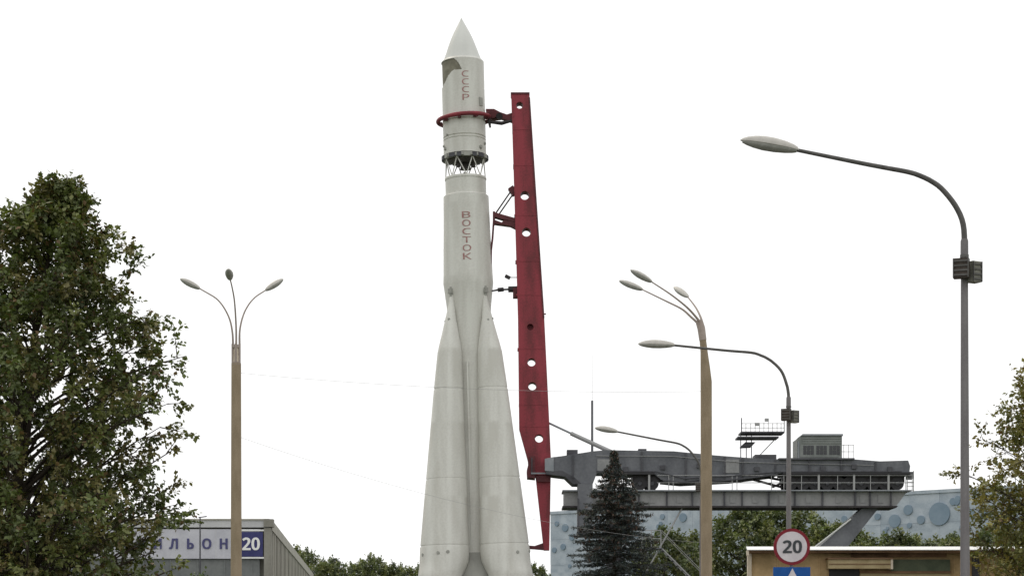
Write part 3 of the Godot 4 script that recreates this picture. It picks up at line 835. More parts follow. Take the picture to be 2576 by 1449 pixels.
func make_pavilion() -> void:
	var t := thing("exhibition_pavilion", "white and grey exhibition pavilion with number 20 on a blue plate", "building", Vector3(-15.59, 0, -133.333))
	var top := 10.087
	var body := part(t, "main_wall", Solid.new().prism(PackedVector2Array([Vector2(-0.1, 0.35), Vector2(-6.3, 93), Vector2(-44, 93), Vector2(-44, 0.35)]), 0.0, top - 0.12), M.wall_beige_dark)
	body.rotation.x = -PI / 2
	var roof := part(t, "roof", Solid.new().prism(PackedVector2Array([Vector2(-0.05, 0.3), Vector2(-6.25, 93.2), Vector2(-44, 93.2), Vector2(-44, 0.3)]), top - 0.118, top - 0.03), M.wall_grey)
	roof.rotation.x = -PI / 2
	# the front, from the top down: parapet, sign band, dark glazing
	var w := 43.6
	part(t, "parapet", Solid.new().box(Vector3(-w / 2 - 0.1, (10.087 + 9.613) / 2, 0.05), Vector3(w, 10.087 - 9.613, 0.6)), M.wall_white)
	part(t, "parapet_coping", Solid.new().box(Vector3(-w / 2 - 0.1, 10.113, 0.05), Vector3(w + 0.1, 0.1, 0.74)), M.wall_beige)
	part(t, "sign_band", Solid.new().box(Vector3(-w / 2 - 0.5, (9.497 + 7.6) / 2, 0.05), Vector3(w - 0.4, 9.497 - 7.6, 0.5)), M.sign_white)
	part(t, "lower_wall", Solid.new().box(Vector3(-w / 2 - 0.5, 7.6 / 2 - 0.02, -0.02), Vector3(w - 0.4, 7.6 - 0.02, 0.3)), M.wall_grey)
	for k in 15:
		part(t, "mullion", Solid.new().box(Vector3(-1.2 - k * 1.75, 7.6 / 2, 0.14), Vector3(0.1, 7.549, 0.06)), M.wall_grey)
	for k in 11:
		part(t, "sign_band_joint", Solid.new().box(Vector3(-0.9 - k * 2.6, (9.497 + 7.6) / 2, 0.3), Vector3(0.035, 9.497 - 7.6, 0.012)), M.wall_white)
	part(t, "corner_pilaster", Solid.new().box(Vector3(-0.17, 9.574 / 2, 0.08), Vector3(0.44, 9.574, 0.62)), M.wall_beige_dark)
	part(t, "number_plate", Solid.new().box(Vector3((-1.897 + -0.462) / 2, (9.318 + 7.728) / 2, 0.34), Vector3(1.436, 1.59, 0.08)), M.sign_blue)
	part(t, "sign_frame", Solid.new().box(Vector3((-2.051 + -0.359) / 2, 7.651, 0.33), Vector3(1.692, 0.1, 0.08)), M.white_metal)
	part(t, "sign_frame", Solid.new().box(Vector3((-2.051 + -0.359) / 2, 9.421, 0.33), Vector3(1.692, 0.1, 0.08)), M.white_metal)
	var num := part(t, "number", letter_mesh("20", 0.795, 0.05), M.white_metal, Vector3(-1.218, 8.523 , 0.4))
	num.set_meta("label", "white number 20 on the blue plate")
	var x := -5.167
	var letters := {"Ь": 0.0, "О": 1.077, "Н": 2.167, "Л": -1.026, "И": -2.103, "В": -3.128, "А": -4.179, "П": -5.256}
	for ch in letters:
		part(t, "letter", letter_mesh(ch, 0.667, 0.05), M.letter_navy, Vector3(x + letters[ch], 8.549, 0.33))
	# ribbed side wall running back
	var back := Vector3(-6.25, 0, -93).normalized()
	var turn := Basis(back.cross(Vector3.UP).normalized() * -1.0, Vector3.UP, -back)
	for k in 40:
		var p := Vector3(-0.05, 0, -0.6) + back * (k * 2.25 + 0.4)
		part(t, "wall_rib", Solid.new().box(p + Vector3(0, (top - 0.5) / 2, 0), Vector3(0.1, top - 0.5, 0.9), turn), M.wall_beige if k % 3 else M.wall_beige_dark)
	part(t, "side_coping", Solid.new().box(Vector3(-0.08, top - 0.3, -0.3) + back * 46.3, Vector3(0.3, 0.66, 92.8), turn), M.wall_beige)
	part(t, "corner_block", Solid.new().box(Vector3(-0.1, top - 0.2, 0.1), Vector3(0.6, 0.5, 0.76)), M.wall_beige_dark)
	var pole := thing("slim_pole", "thin dark pole with a small bracket before the pavilion sign", "pole", Vector3((502.0 - 1288.0) / 40.0, 0, -130.0))
	part(pole, "shaft", Solid.new().tube([Vector3(0, -0.05, 0), Vector3(0, 10.1, 0)], [0.07, 0.04], 8), M.steel_dark)
	part(pole, "bracket", Solid.new().tube([Vector3(-0.1, 10.05, 0), Vector3(0.42, 10.12, 0)], [0.035], 6), M.steel_dark)


func make_kiosk() -> void:
	var t := thing("kiosk", "tan kiosk with a bright white roof edge behind the lamp post", "kiosk", Vector3(9.458, 0, -48.598))
	var lx := -3.897
	var rx := 5.2
	var top := 3.974
	var mid := (lx + rx) / 2
	# plan: the end wall runs back square to the path, the front follows the pavement
	part(t, "wall", Solid.new().prism(PackedVector2Array([Vector2(lx, 0.2), Vector2(lx + 0.6, 4.2), Vector2(rx, 4.2), Vector2(rx, 0.2)]), 0.0, top - 0.002), M.kiosk_wall).rotation.x = -PI / 2
	part(t, "roof", Solid.new().prism(PackedVector2Array([Vector2(lx - 0.02, -0.15), Vector2(lx + 0.64, 4.4), Vector2(rx + 0.06, 4.4), Vector2(rx + 0.06, -0.15)]), top + 0.002, top + 0.05), M.cream).rotation.x = -PI / 2
	# white sheet capping, folded so that its top tips towards the street
	part(t, "roof_capping", Solid.new().prism(PackedVector2Array([Vector2(0.34, top + 0.0), Vector2(0.345, top + 0.012), Vector2(0.15, top + 0.095), Vector2(0.148, top + 0.052)]), -(rx - lx) / 2 - 0.06, (rx - lx) / 2 + 0.06), M.white_metal, Vector3(mid, 0, 0)).rotation.y = -PI / 2
	part(t, "gutter_end", Solid.new().box(Vector3(lx - 0.04, top - 0.06, 0.25), Vector3(0.05, 0.12, 0.12)), M.cream)
	part(t, "eaves_board", Solid.new().box(Vector3(mid, top - 0.026, 0.03), Vector3(rx - lx, 0.05, 0.36)), M.kiosk_brown)
	part(t, "corner_post", Solid.new().box(Vector3(-3.85, top / 2 - 0.03, -0.17), Vector3(0.095, top - 0.06, 0.12)), M.cream)
	part(t, "frieze_board", Solid.new().box(Vector3(-0.318, 3.89, -0.18), Vector3(2.252, 0.11, 0.06)), M.kiosk_brown)
	for x in [-3.178, -2.196, 1.009]:
		part(t, "wall_batten", Solid.new().box(Vector3(x, top / 2 - 0.05, -0.19), Vector3(0.035, top - 0.1, 0.03)), M.kiosk_wall)
	# roller box with slats over the hatch
	var rb := part(t, "shutter_box", Solid.new().box(Vector3(-1.276, 3.67, -0.02), Vector3(1.505, 0.234, 0.34)), M.kiosk_wood)
	part(rb, "end_cap", Solid.new().box(Vector3(-0.542, 3.67, -0.01), Vector3(0.05, 0.262, 0.38)), M.cream)
	part(rb, "top_lip", Solid.new().box(Vector3(-1.28, 3.787, 0.0), Vector3(1.533, 0.03, 0.4)), M.kiosk_brown)
	part(rb, "slat", Solid.new().box(Vector3(-1.28, 3.656, 0.155), Vector3(1.477, 0.02, 0.02)), M.kiosk_brown)
	part(t, "serving_hatch", Solid.new().box(Vector3(-1.607, 3.142, -0.19), Vector3(0.71, 0.822, 0.06)), M.rubber)
	part(t, "hatch_shelf", Solid.new().box(Vector3(-1.607, 2.712, 0.0), Vector3(0.841, 0.05, 0.4)), M.kiosk_wood)
	part(t, "green_sign", Solid.new().box(Vector3(0.187, 3.642, -0.15), Vector3(1.393, 0.271, 0.1)), M.kiosk_green)
	part(t, "sign_rail", Solid.new().box(Vector3(-0.168, 3.479, -0.16), Vector3(2.15, 0.05, 0.1)), M.kiosk_brown)
	part(t, "dark_pillar", Solid.new().box(Vector3(1.491, top / 2 - 0.04, -0.14), Vector3(0.159, top - 0.08, 0.14)), M.steel_dark)
	for k in 5:
		part(t, "wall_board", Solid.new().box(Vector3(-0.168, 3.385 - k * 0.22, -0.18), Vector3(2.131, 0.2, 0.045)), M.kiosk_wall if k % 2 else M.kiosk_wood)
	var b := thing("ticket_booth", "small pale green booth glimpsed under the big left tree", "booth", Vector3(-13.55, 0, -60.0))
	part(b, "wall", Solid.new().box(Vector3(0, 1.95, 0), Vector3(1.5, 3.9, 1.5)), M.olive_box)
	part(b, "roof", Solid.new().box(Vector3(0, 3.98, 0), Vector3(1.8, 0.16, 1.8)), M.steel_light)
	part(b, "red_band", Solid.new().box(Vector3(0.2, 3.72, 0.76), Vector3(1.0, 0.16, 0.04)), M.sign_red)


# ---------------------------------------------------------------- street lamps

func lamp_head(parent: Node, neck: Vector3, tip: Vector3, wide: float, up: float, down: float) -> void:
	var axis := (tip - neck).normalized()
	var long := (tip - neck).length()
	var side := axis.cross(Vector3.UP).normalized()
	var high := side.cross(axis).normalized()
	var marks := [[0.0, 0.2], [0.03, 0.42], [0.1, 0.62], [0.22, 0.82], [0.4, 0.98], [0.6, 1.0], [0.76, 0.84], [0.88, 0.6], [0.96, 0.34], [1.0, 0.08]]
	var shell := []
	var lens := []
	for m in marks:
		var a := PackedVector3Array()
		var b := PackedVector3Array()
		for k in 20:
			var q := TAU * k / 20
			var y := sin(q)
			var at: Vector3 = neck + axis * (long * m[0])
			a.append(at + side * (cos(q) * wide / 2 * m[1]) + high * (y * (up if y > 0 else down * 0.22) * m[1]))
			b.append(at + side * (cos(q) * wide * 0.46 * m[1]) + high * ((y * (down * 0.1 if y > 0 else down) - down * 0.14) * m[1]))
		shell.append(a)
		lens.append(b)
	var h := part(parent, "lamp_head", Solid.new().loft(shell), M.lamp_head)
	part(h, "lens_cover", Solid.new().loft(lens.slice(1, 9)), M.lamp_lens)


func grille_box(parent: Node, at: Vector3, size: Vector3, turn: float, material: Material) -> void:
	var b := part(parent, "loudspeaker", Solid.new().box(Vector3.ZERO, size), material, at)
	b.rotation.y = turn
	for k in 4:
		part(b, "grille_bar", Solid.new().box(Vector3(0, -size.y * 0.36 + k * size.y * 0.24, size.z / 2 + 0.008), Vector3(size.x * 0.92, size.y * 0.08, 0.02)), M.lamp_arm)
	for s in [-1, 1]:
		part(b, "side_trim", Solid.new().box(Vector3(s * size.x * 0.47, 0, size.z / 2 + 0.012), Vector3(size.x * 0.06, size.y * 0.98, 0.028)), M.lamp_arm)


func single_lamp(label: String, at: Vector3, arm: Array, radii: Array, tip: Vector3, base_r: float, top_r: float, box_y: float) -> void:
	var t := thing("street_lamp", label, "street lamp", at, "single-arm street lamps along the pavement")
	var foot: Vector3 = Vector3(0, -0.05, 0)
	var top: Vector3 = arm[0]
	part(t, "pole", Solid.new().tube([foot, Vector3(0, 1.2, 0), Vector3(top.x, box_y, 0), Vector3(top.x, top.y - 0.25, 0)], [base_r * 1.5, base_r * 1.2, base_r * 0.85, top_r * 1.25], 20), M.lamp_pole)
	part(t, "base_plate", Solid.new().box(Vector3(0, 0.13, 0), Vector3(0.4, 0.06, 0.4)), M.lamp_pole)
	part(t, "collar", Solid.new().tube([Vector3(top.x, top.y - 0.3, 0), Vector3(top.x, top.y - 0.02, 0), Vector3(top.x, top.y + 0.02, 0)], [top_r * 1.4, top_r * 1.35, top_r * 1.1], 16), M.lamp_pole)
	part(t, "clamp_band", Solid.new().tube([Vector3(top.x, box_y + 0.24, 0), Vector3(top.x, box_y + 0.29, 0)], [base_r * 1.05], 16), M.lamp_arm)
	# smooth the arm
	var c := Curve3D.new()
	for i in arm.size():
		var d: Vector3 = (arm[mini(i + 1, arm.size() - 1)] - arm[maxi(i - 1, 0)]) / 6.0
		c.add_point(arm[i], -d, d)
	var pts := []
	var rr := []
	for k in 41:
		pts.append(c.sample_baked(c.get_baked_length() * k / 40.0, true))
		rr.append(lerpf(radii[0], radii[1], k / 40.0))
	part(t, "arm", Solid.new().tube(pts, rr, 12), M.lamp_arm)
	lamp_head(t, arm[-1] + (arm[-1] - tip).normalized() * 0.05, tip, 0.3, 0.145, 0.09)
	grille_box(t, Vector3(top.x - 0.09, box_y + 0.02, 0.17), Vector3(0.27, 0.34, 0.16), -0.35, M.brown_box)
	grille_box(t, Vector3(top.x + 0.15, box_y - 0.025, 0.06), Vector3(0.2, 0.36, 0.18), 0.5, M.olive_box)
	part(t, "speaker_bracket", Solid.new().box(Vector3(top.x, box_y, 0.06), Vector3(0.24, 0.08, 0.12)), M.lamp_arm)


func make_lamps() -> void:
	single_lamp("tall single-arm street lamp nearest the camera, before the tan kiosk", Vector3(7.931, 0, -36.111), [Vector3(-0.014, 8.794, 0), Vector3(-0.017, 8.892, 0), Vector3(-0.049, 9.128, 0), Vector3(-0.187, 9.419, 0), Vector3(-0.472, 9.746, 0), Vector3(-0.792, 9.919, 0), Vector3(-1.021, 9.989, 0), Vector3(-1.319, 10.044, 0), Vector3(-1.875, 10.149, 0), Vector3(-2.965, 10.371, 0)], [0.052, 0.033], Vector3(-3.937, 10.538, 0), 0.074, 0.05, 8.246)
	single_lamp("mid-distance single-arm street lamp rising behind the speed limit sign", Vector3(8.023, 0, -59.77), [Vector3(-0.011, 8.956, 0), Vector3(-0.017, 9.071, 0), Vector3(-0.046, 9.255, 0), Vector3(-0.218, 9.715, 0), Vector3(-0.552, 10.041, 0), Vector3(-0.851, 10.186, 0), Vector3(-1.106, 10.255, 0), Vector3(-1.862, 10.318, 0), Vector3(-3.356, 10.468, 0)], [0.045, 0.034], Vector3(-4.379, 10.497, 0), 0.074, 0.05, 8.416)
	single_lamp("farthest single-arm street lamp, half hidden by the thick concrete post", Vector3(7.571, 0, -82.54), [Vector3(0, 8.584, 0), Vector3(-0.008, 8.743, 0), Vector3(-0.048, 8.965, 0), Vector3(-0.159, 9.251, 0), Vector3(-0.476, 9.648, 0), Vector3(-0.746, 9.838, 0), Vector3(-1.005, 9.937, 0), Vector3(-1.752, 10.076, 0), Vector3(-3.381, 10.394, 0)], [0.045, 0.034], Vector3(-4.27, 10.537, 0), 0.074, 0.05, 8.14)


func curved_arm(t: Node, pts: Array, r: float, tip: Vector3) -> void:
	var c := Curve3D.new()
	for i in pts.size():
		var d: Vector3 = (pts[mini(i + 1, pts.size() - 1)] - pts[maxi(i - 1, 0)]) / 6.0
		c.add_point(pts[i], -d, d)
	var line := []
	var rr := []
	for k in 29:
		line.append(c.sample_baked(c.get_baked_length() * k / 28.0, true))
		rr.append(lerpf(r, minf(r * 0.62, 0.02), sqrt(k / 28.0)))
	part(t, "arm", Solid.new().tube(line, rr, 10), M.post_metal)
	lamp_head(t, pts[-1] + (pts[-1] - tip).normalized() * 0.04, tip, 0.24, 0.1, 0.085)


func make_triple_lamps() -> void:
	var group := "three-headed concrete lamp posts"
	var t := thing("triple_lamp", "three-headed lamp on a tan concrete post before the pavilion", "street lamp", Vector3(-8.373, 0, -62.651), group)
	part(t, "post", Solid.new().tube([Vector3(0, -0.05, 0), Vector3(0, 3.901, 0), Vector3(0, 10.347, 0)], [0.185, 0.168, 0.148], 24), M.concrete)
	part(t, "neck", Solid.new().tube([Vector3(0, 10.341, 0), Vector3(0, 10.877, 0)], [0.1, 0.085], 16), M.cream)
	part(t, "collar", Solid.new().tube([Vector3(0, 10.299, 0), Vector3(0, 10.383, 0)], [0.152, 0.13], 18), M.post_metal)
	part(t, "collar", Solid.new().tube([Vector3(0, 10.817, 0), Vector3(0, 10.901, 0)], [0.125, 0.125], 18), M.post_metal)
	for q in [[-0.105, 0.03], [0.105, 0.03], [0.0, 0.115]]:
		part(t, "neck_tube", Solid.new().tube([Vector3(q[0], 10.347, q[1]), Vector3(q[0], 10.925, q[1])], [0.036], 10), M.post_metal)
	curved_arm(t, [Vector3(-0.098, 10.897, 0.03), Vector3(-0.104, 11.198, 0.03), Vector3(-0.174, 11.616, 0.05), Vector3(-0.338, 11.984, 0.08), Vector3(-0.564, 12.27, 0.1), Vector3(-0.819, 12.435, 0.12), Vector3(-1.111, 12.599, 0.14)], 0.036, Vector3(-1.682, 12.881, 0.18))
	curved_arm(t, [Vector3(0.106, 10.897, 0.03), Vector3(0.112, 11.33, 0.03), Vector3(0.193, 11.74, 0), Vector3(0.329, 12.066, -0.05), Vector3(0.544, 12.365, -0.15), Vector3(0.88, 12.628, -0.3)], 0.036, Vector3(1.378, 12.991, -0.5))
	curved_arm(t, [Vector3(0.015, 10.884, 0.115), Vector3(0.022, 11.448, 0.2), Vector3(0.023, 12.109, 0.55), Vector3(0.002, 12.466, 0.9), Vector3(-0.023, 12.685, 1.2)], 0.036, Vector3(0.013, 12.86, 1.85))
	t = thing("triple_lamp", "three-headed lamp on a tan concrete post bending left before the gantry", "street lamp", Vector3(5.892, 0, -62.651), group)
	part(t, "post", Solid.new().tube([Vector3(0, -0.05, 0), Vector3(0.012, 3.901, 0), Vector3(0.004, 9.793, 0), Vector3(-0.024, 10.214, 0), Vector3(-0.06, 10.696, 0), Vector3(-0.108, 11.142, 0)], [0.19, 0.172, 0.172, 0.145, 0.11, 0.1], 24), M.concrete)
	part(t, "neck", Solid.new().tube([Vector3(-0.096, 11.046, 0), Vector3(-0.145, 11.407, 0), Vector3(-0.217, 11.648, 0)], [0.112, 0.12, 0.115], 18), M.post_metal)
	curved_arm(t, [Vector3(-0.151, 11.308, -0.06), Vector3(-0.236, 11.549, -0.06), Vector3(-0.449, 11.767, -0.1), Vector3(-0.718, 12.024, -0.2), Vector3(-1.186, 12.29, -0.35), Vector3(-1.92, 12.676, -0.5)], 0.05, Vector3(-2.62, 12.961, -0.6))
	curved_arm(t, [Vector3(-0.138, 11.29, 0.06), Vector3(-0.2, 11.563, 0.08), Vector3(-0.315, 11.72, 0.15), Vector3(-0.625, 11.999, 0.35), Vector3(-1.121, 12.332, 0.6), Vector3(-1.729, 12.686, 0.8)], 0.05, Vector3(-2.359, 12.994, 1))
	curved_arm(t, [Vector3(-0.096, 11.299, 0), Vector3(-0.113, 11.589, -0.08), Vector3(-0.162, 11.813, -0.2), Vector3(-0.272, 12.158, -0.6), Vector3(-0.473, 12.56, -1.1)], 0.05, Vector3(-0.843, 12.96, -1.7))


func make_wires() -> void:
	var runs := [
		["overhead_wire", "upper thin overhead wire strung level between the two concrete lamp posts", Vector3(-8.373, 0, -62.651), Vector3(0.048, 10.058, 0), Vector3(-0.133, 9.492, 0) + Vector3(5.892, 0, -62.651) - Vector3(-8.373, 0, -62.651), 0.2],
		["overhead_wire", "lower thin overhead wire sloping down across the rocket boosters", Vector3(-8.373, 0, -62.651), Vector3(0.048, 8.13, 0), Vector3(-0.032, 5.965, 0) + Vector3(7.571, 0, -82.54) - Vector3(-8.373, 0, -62.651), 0.55],
	]
	for q in runs:
		var a: Vector3 = q[3]
		var b: Vector3 = q[4]
		var pts := []
		for k in 41:
			var f := k / 40.0
			pts.append(a.lerp(b, f) - Vector3(0, 4.0 * q[5] * f * (1.0 - f), 0))
		var t := thing(q[0], q[1], "wire", q[2], "overhead wires")
		part(t, "cable", Solid.new().tube(pts, [0.0045], 6), M.rail)


func make_sign_post() -> void:
	var t := thing("sign_post", "slim grey post carrying the round and square road signs", "sign post", Vector3(4.822, 0, -35.616))
	part(t, "shaft", Solid.new().tube([Vector3(0, -0.05, 0), Vector3(0, 3.668, 0)], [0.032], 14), M.lamp_pole)
	part(t, "cap", Solid.new().tube([Vector3(0, 3.668, 0), Vector3(0, 3.682, 0)], [0.034, 0.02], 14), M.lamp_arm)
	var s := thing("speed_limit_sign", "round white speed limit sign reading 20 with a red rim", "road sign", Vector3(4.822, 0, -35.616))
	s.position.y = 3.408
	part(s, "red_rim", Solid.new().disc(Vector3(0, 0, 0.034), 0.315, 0.022, 48), M.sign_red)
	part(s, "face", Solid.new().disc(Vector3(0, 0, 0.05), 0.262, 0.012, 48), M.sign_face)
	part(s, "number", letter_mesh("20", 0.215, 0.008), M.sign_ink, Vector3(0.008, -0.005, 0.067)).scale = Vector3(1.08, 1, 1)
	var q := thing("crossing_sign", "blue square road sign with a white triangle below the speed limit", "road sign", Vector3(4.822, 0, -35.616))
	q.position.y = 3.059 - 0.32
	part(q, "plate", Solid.new().box(Vector3(0, 0, 0.044), Vector3(0.64, 0.64, 0.02)), M.sign_sky_blue)
	part(q, "white_triangle", Solid.new().prism(PackedVector2Array([Vector2(0.01, 0.3), Vector2(0.27, -0.2), Vector2(-0.25, -0.2)]), 0.055, 0.06), M.sign_face)


# ---------------------------------------------------------------- trees

func along(table: Array, h: float) -> float:
	if h <= table[0][0]:
		return table[0][1]
	for i in table.size() - 1:
		if h <= table[i + 1][0]:
			return lerpf(table[i][1], table[i + 1][1], (h - table[i][0]) / (table[i + 1][0] - table[i][0]))
	return table[-1][1]


func any_dir(rng: RandomNumberGenerator) -> Vector3:
	var z := rng.randf_range(-1, 1)
	var a := rng.randf() * TAU
	return Vector3(cos(a) * sqrt(1 - z * z), z, sin(a) * sqrt(1 - z * z))


# a broad-leaved tree: trunk, limbs, side branches, twigs and leaves
func broadleaf(p: Dictionary) -> Array:
	var rng := RandomNumberGenerator.new()
	rng.seed = p.seed
	var trunk := Solid.new()
	var wood := Solid.new()
	var leaves := Leaves.new()
	var height: float = p.height
	var pts := []
	var rad := []
	for k in 15:
		var h := height * 0.96 * k / 14.0
		pts.append(Vector3(along(p.axis, h) + sin(h * 1.7 + p.seed) * 0.05, h - (0.1 if k == 0 else 0.0), cos(h * 1.3) * 0.06))
		rad.append(maxf(0.02, p.trunk * pow(1.0 - k / 14.3, 0.8)) * (1.35 if k == 0 else 1.0))
	trunk.tube(pts, rad, 12)
	var n: int = p.limbs
	var cols: Array = p.colours
	for i in n:
		var f := (i + rng.randf()) / n
		var h := lerpf(p.start, height, pow(f, p.get("rise", 0.9)))
		var az := i * 2.39996 + rng.randf_range(-0.4, 0.4)
		var rr: float = along(p.reach, h) * rng.randf_range(p.get("even", 0.72), 1.04)
		var out := Vector3(cos(az), 0, sin(az))
		var tip: Vector3 = Vector3(along(p.axis, h), h, 0) + out * rr
		var h0 := maxf(p.start * 0.6, h - rr * rng.randf_range(0.35, 0.75) - 0.2)
		var root := Vector3(along(p.axis, h0), h0, 0)
		var mid := (root + tip) / 2 + Vector3(0, rr * rng.randf_range(0.02, 0.16), 0) + any_dir(rng) * rr * 0.06
		var limb := []
		for k in 7:
			var s := k / 6.0
			limb.append(root.lerp(mid, s).lerp(mid.lerp(tip, s), s))
		var r0: float = p.trunk * 0.3 * (0.35 + rr / p.span) * (1.0 - 0.6 * h / height)
		wood.tube(limb, [r0, r0 * 0.85, r0 * 0.7, r0 * 0.55, r0 * 0.42, r0 * 0.3, r0 * 0.16], 6, false)
		var ns: int = p.sides
		for j in ns:
			var s := lerpf(0.22, 1.0, pow((j + rng.randf()) / ns, p.get("skew", 0.7)))
			var at: Vector3 = root.lerp(mid, s).lerp(mid.lerp(tip, s), s)
			var dir: Vector3 = (out * 0.7 + any_dir(rng) + Vector3(0, p.get("lift", 0.25), 0)).normalized()
			var ls: float = p.side * rng.randf_range(0.55, 1.15) * (0.5 + 0.5 * minf(1.0, rr / p.span * 1.6))
			var e := at + dir * ls
			wood.tube([at, e], [r0 * 0.2 + 0.003, 0.003], 4, false)
			# leaves of one spray share a tone
			var base: Vector3 = cols[rng.randi() % cols.size()]
			base *= rng.randf_range(0.75, 1.25)
			var nt: int = p.twigs
			for q in nt:
				var a := at.lerp(e, lerpf(0.25, 1.0, (q + rng.randf()) / nt))
				var td := (dir * 0.8 + any_dir(rng) + Vector3(0, 0.1, 0)).normalized()
				var tl: float = p.twig * rng.randf_range(0.6, 1.3)
				var nl: int = p.leaves
				for w in nl:
					var lp: Vector3 = a + td * (tl * (w + 0.4) / nl) + any_dir(rng) * p.leaf * 0.35
					var ld := (td * 0.7 + any_dir(rng) * 0.9 + Vector3(0, -0.25, 0)).normalized()
					var up := (Vector3.UP + any_dir(rng) * 0.75).normalized()
					var sz: float = p.leaf * rng.randf_range(0.55, 1.35)
					var c: Vector3 = base * rng.randf_range(0.8, 1.2)
					if rng.randf() < p.get("dry", 0.0):
						c = Vector3(0.16, 0.1, 0.045) * rng.randf_range(0.6, 1.1)
					leaves.leaf(lp, ld, up, sz, sz * p.get("slim", 0.72), Color(c.x, c.y, c.z))
	return [trunk.mesh(), wood.mesh(), leaves.mesh()]


func plant_tree(called: String, label: String, at: Vector3, made: Array, leaf: Material, group := "", turn := 0.0, size := Vector3.ONE) -> void:
	var t := thing(called, label, "tree", at, group)
	t.rotation.y = turn
	t.scale = size
	part(t, "trunk", made[0], M.bark)
	var c := part(t, "crown", made[2], leaf)
	part(c, "limbs", made[1], M.bark)


func conifer(p: Dictionary) -> Array:
	var rng := RandomNumberGenerator.new()
	rng.seed = p.seed
	var trunk := Solid.new()
	var wood := Solid.new()
	var leaves := Leaves.new()
	var cones := Leaves.new()
	var height: float = p.height
	trunk.tube([Vector3(0, -0.1, 0), Vector3(0, height * 0.5, 0), Vector3(0.02, height * 0.98, 0)], [p.trunk, p.trunk * 0.55, 0.015], 10)
	var n: int = p.limbs
	for i in n:
		var f := pow((i + rng.randf()) / n, 0.85)
		var h := lerpf(p.start, height * 0.985, f)
		var az := i * 2.39996 + rng.randf_range(-0.5, 0.5)
		var rr: float = along(p.reach, h) * rng.randf_range(0.62, 1.12)
		var out := Vector3(cos(az), 0, sin(az))
		var side := Vector3(-sin(az), 0, cos(az))
		var droop := rr * rng.randf_range(0.05, 0.3) * (1.0 - f * 0.8)
		var tip := Vector3(0, h - droop, 0) + out * rr
		var root := Vector3(0, h - 0.05, 0)
		var mid := (root + tip) / 2 - Vector3(0, droop * 0.5, 0) + Vector3(0, 0.06, 0)
		wood.tube([root, mid, tip], [0.03 * (1.2 - f), 0.018, 0.005], 4, false)
		var m := int(maxf(4.0, rr * p.density))
		for j in m:
			var s := lerpf(0.12, 1.0, (j + rng.randf()) / m)
			var at := root.lerp(mid, s).lerp(mid.lerp(tip, s), s)
			var sd := 1.0 if j % 2 else -1.0
			var len_t := lerpf(0.42, 0.16, s) * minf(1.0, rr + 0.2) * rng.randf_range(0.7, 1.3)
			var td := (out * 0.75 + side * sd * rng.randf_range(0.4, 1.0) + Vector3(0, rng.randf_range(-0.45, 0.25), 0)).normalized()
			var base: Vector3 = p.colours[rng.randi() % p.colours.size()] * rng.randf_range(0.7, 1.3)
			for w in 11:
				var lp := at + td * (len_t * w / 11.0) + any_dir(rng) * 0.02
				var ld := (td + any_dir(rng) * 0.85).normalized()
				var c: Vector3 = base * rng.randf_range(0.75, 1.25)
				leaves.leaf(lp, ld, (Vector3.UP + any_dir(rng) * 0.8).normalized(), p.needle * rng.randf_range(0.7, 1.2), p.needle * 0.3, Color(c.x, c.y, c.z))
			# hanging brown cones and dry shoots
			if rng.randf() < p.cones * clampf((h - p.cone_from) / 2.0, 0.0, 1.0):
				for w in 7:
					var c := Vector3(0.1, 0.06, 0.042) * rng.randf_range(0.6, 1.3)
					cones.leaf(at + td * len_t * rng.randf() + any_dir(rng) * 0.05, (Vector3.DOWN + any_dir(rng) * 0.7).normalized(), any_dir(rng), 0.14, 0.06, Color(c.x, c.y, c.z))
	return [trunk.mesh(), wood.mesh(), leaves.mesh(), cones.mesh() if cones.v.size() else null]


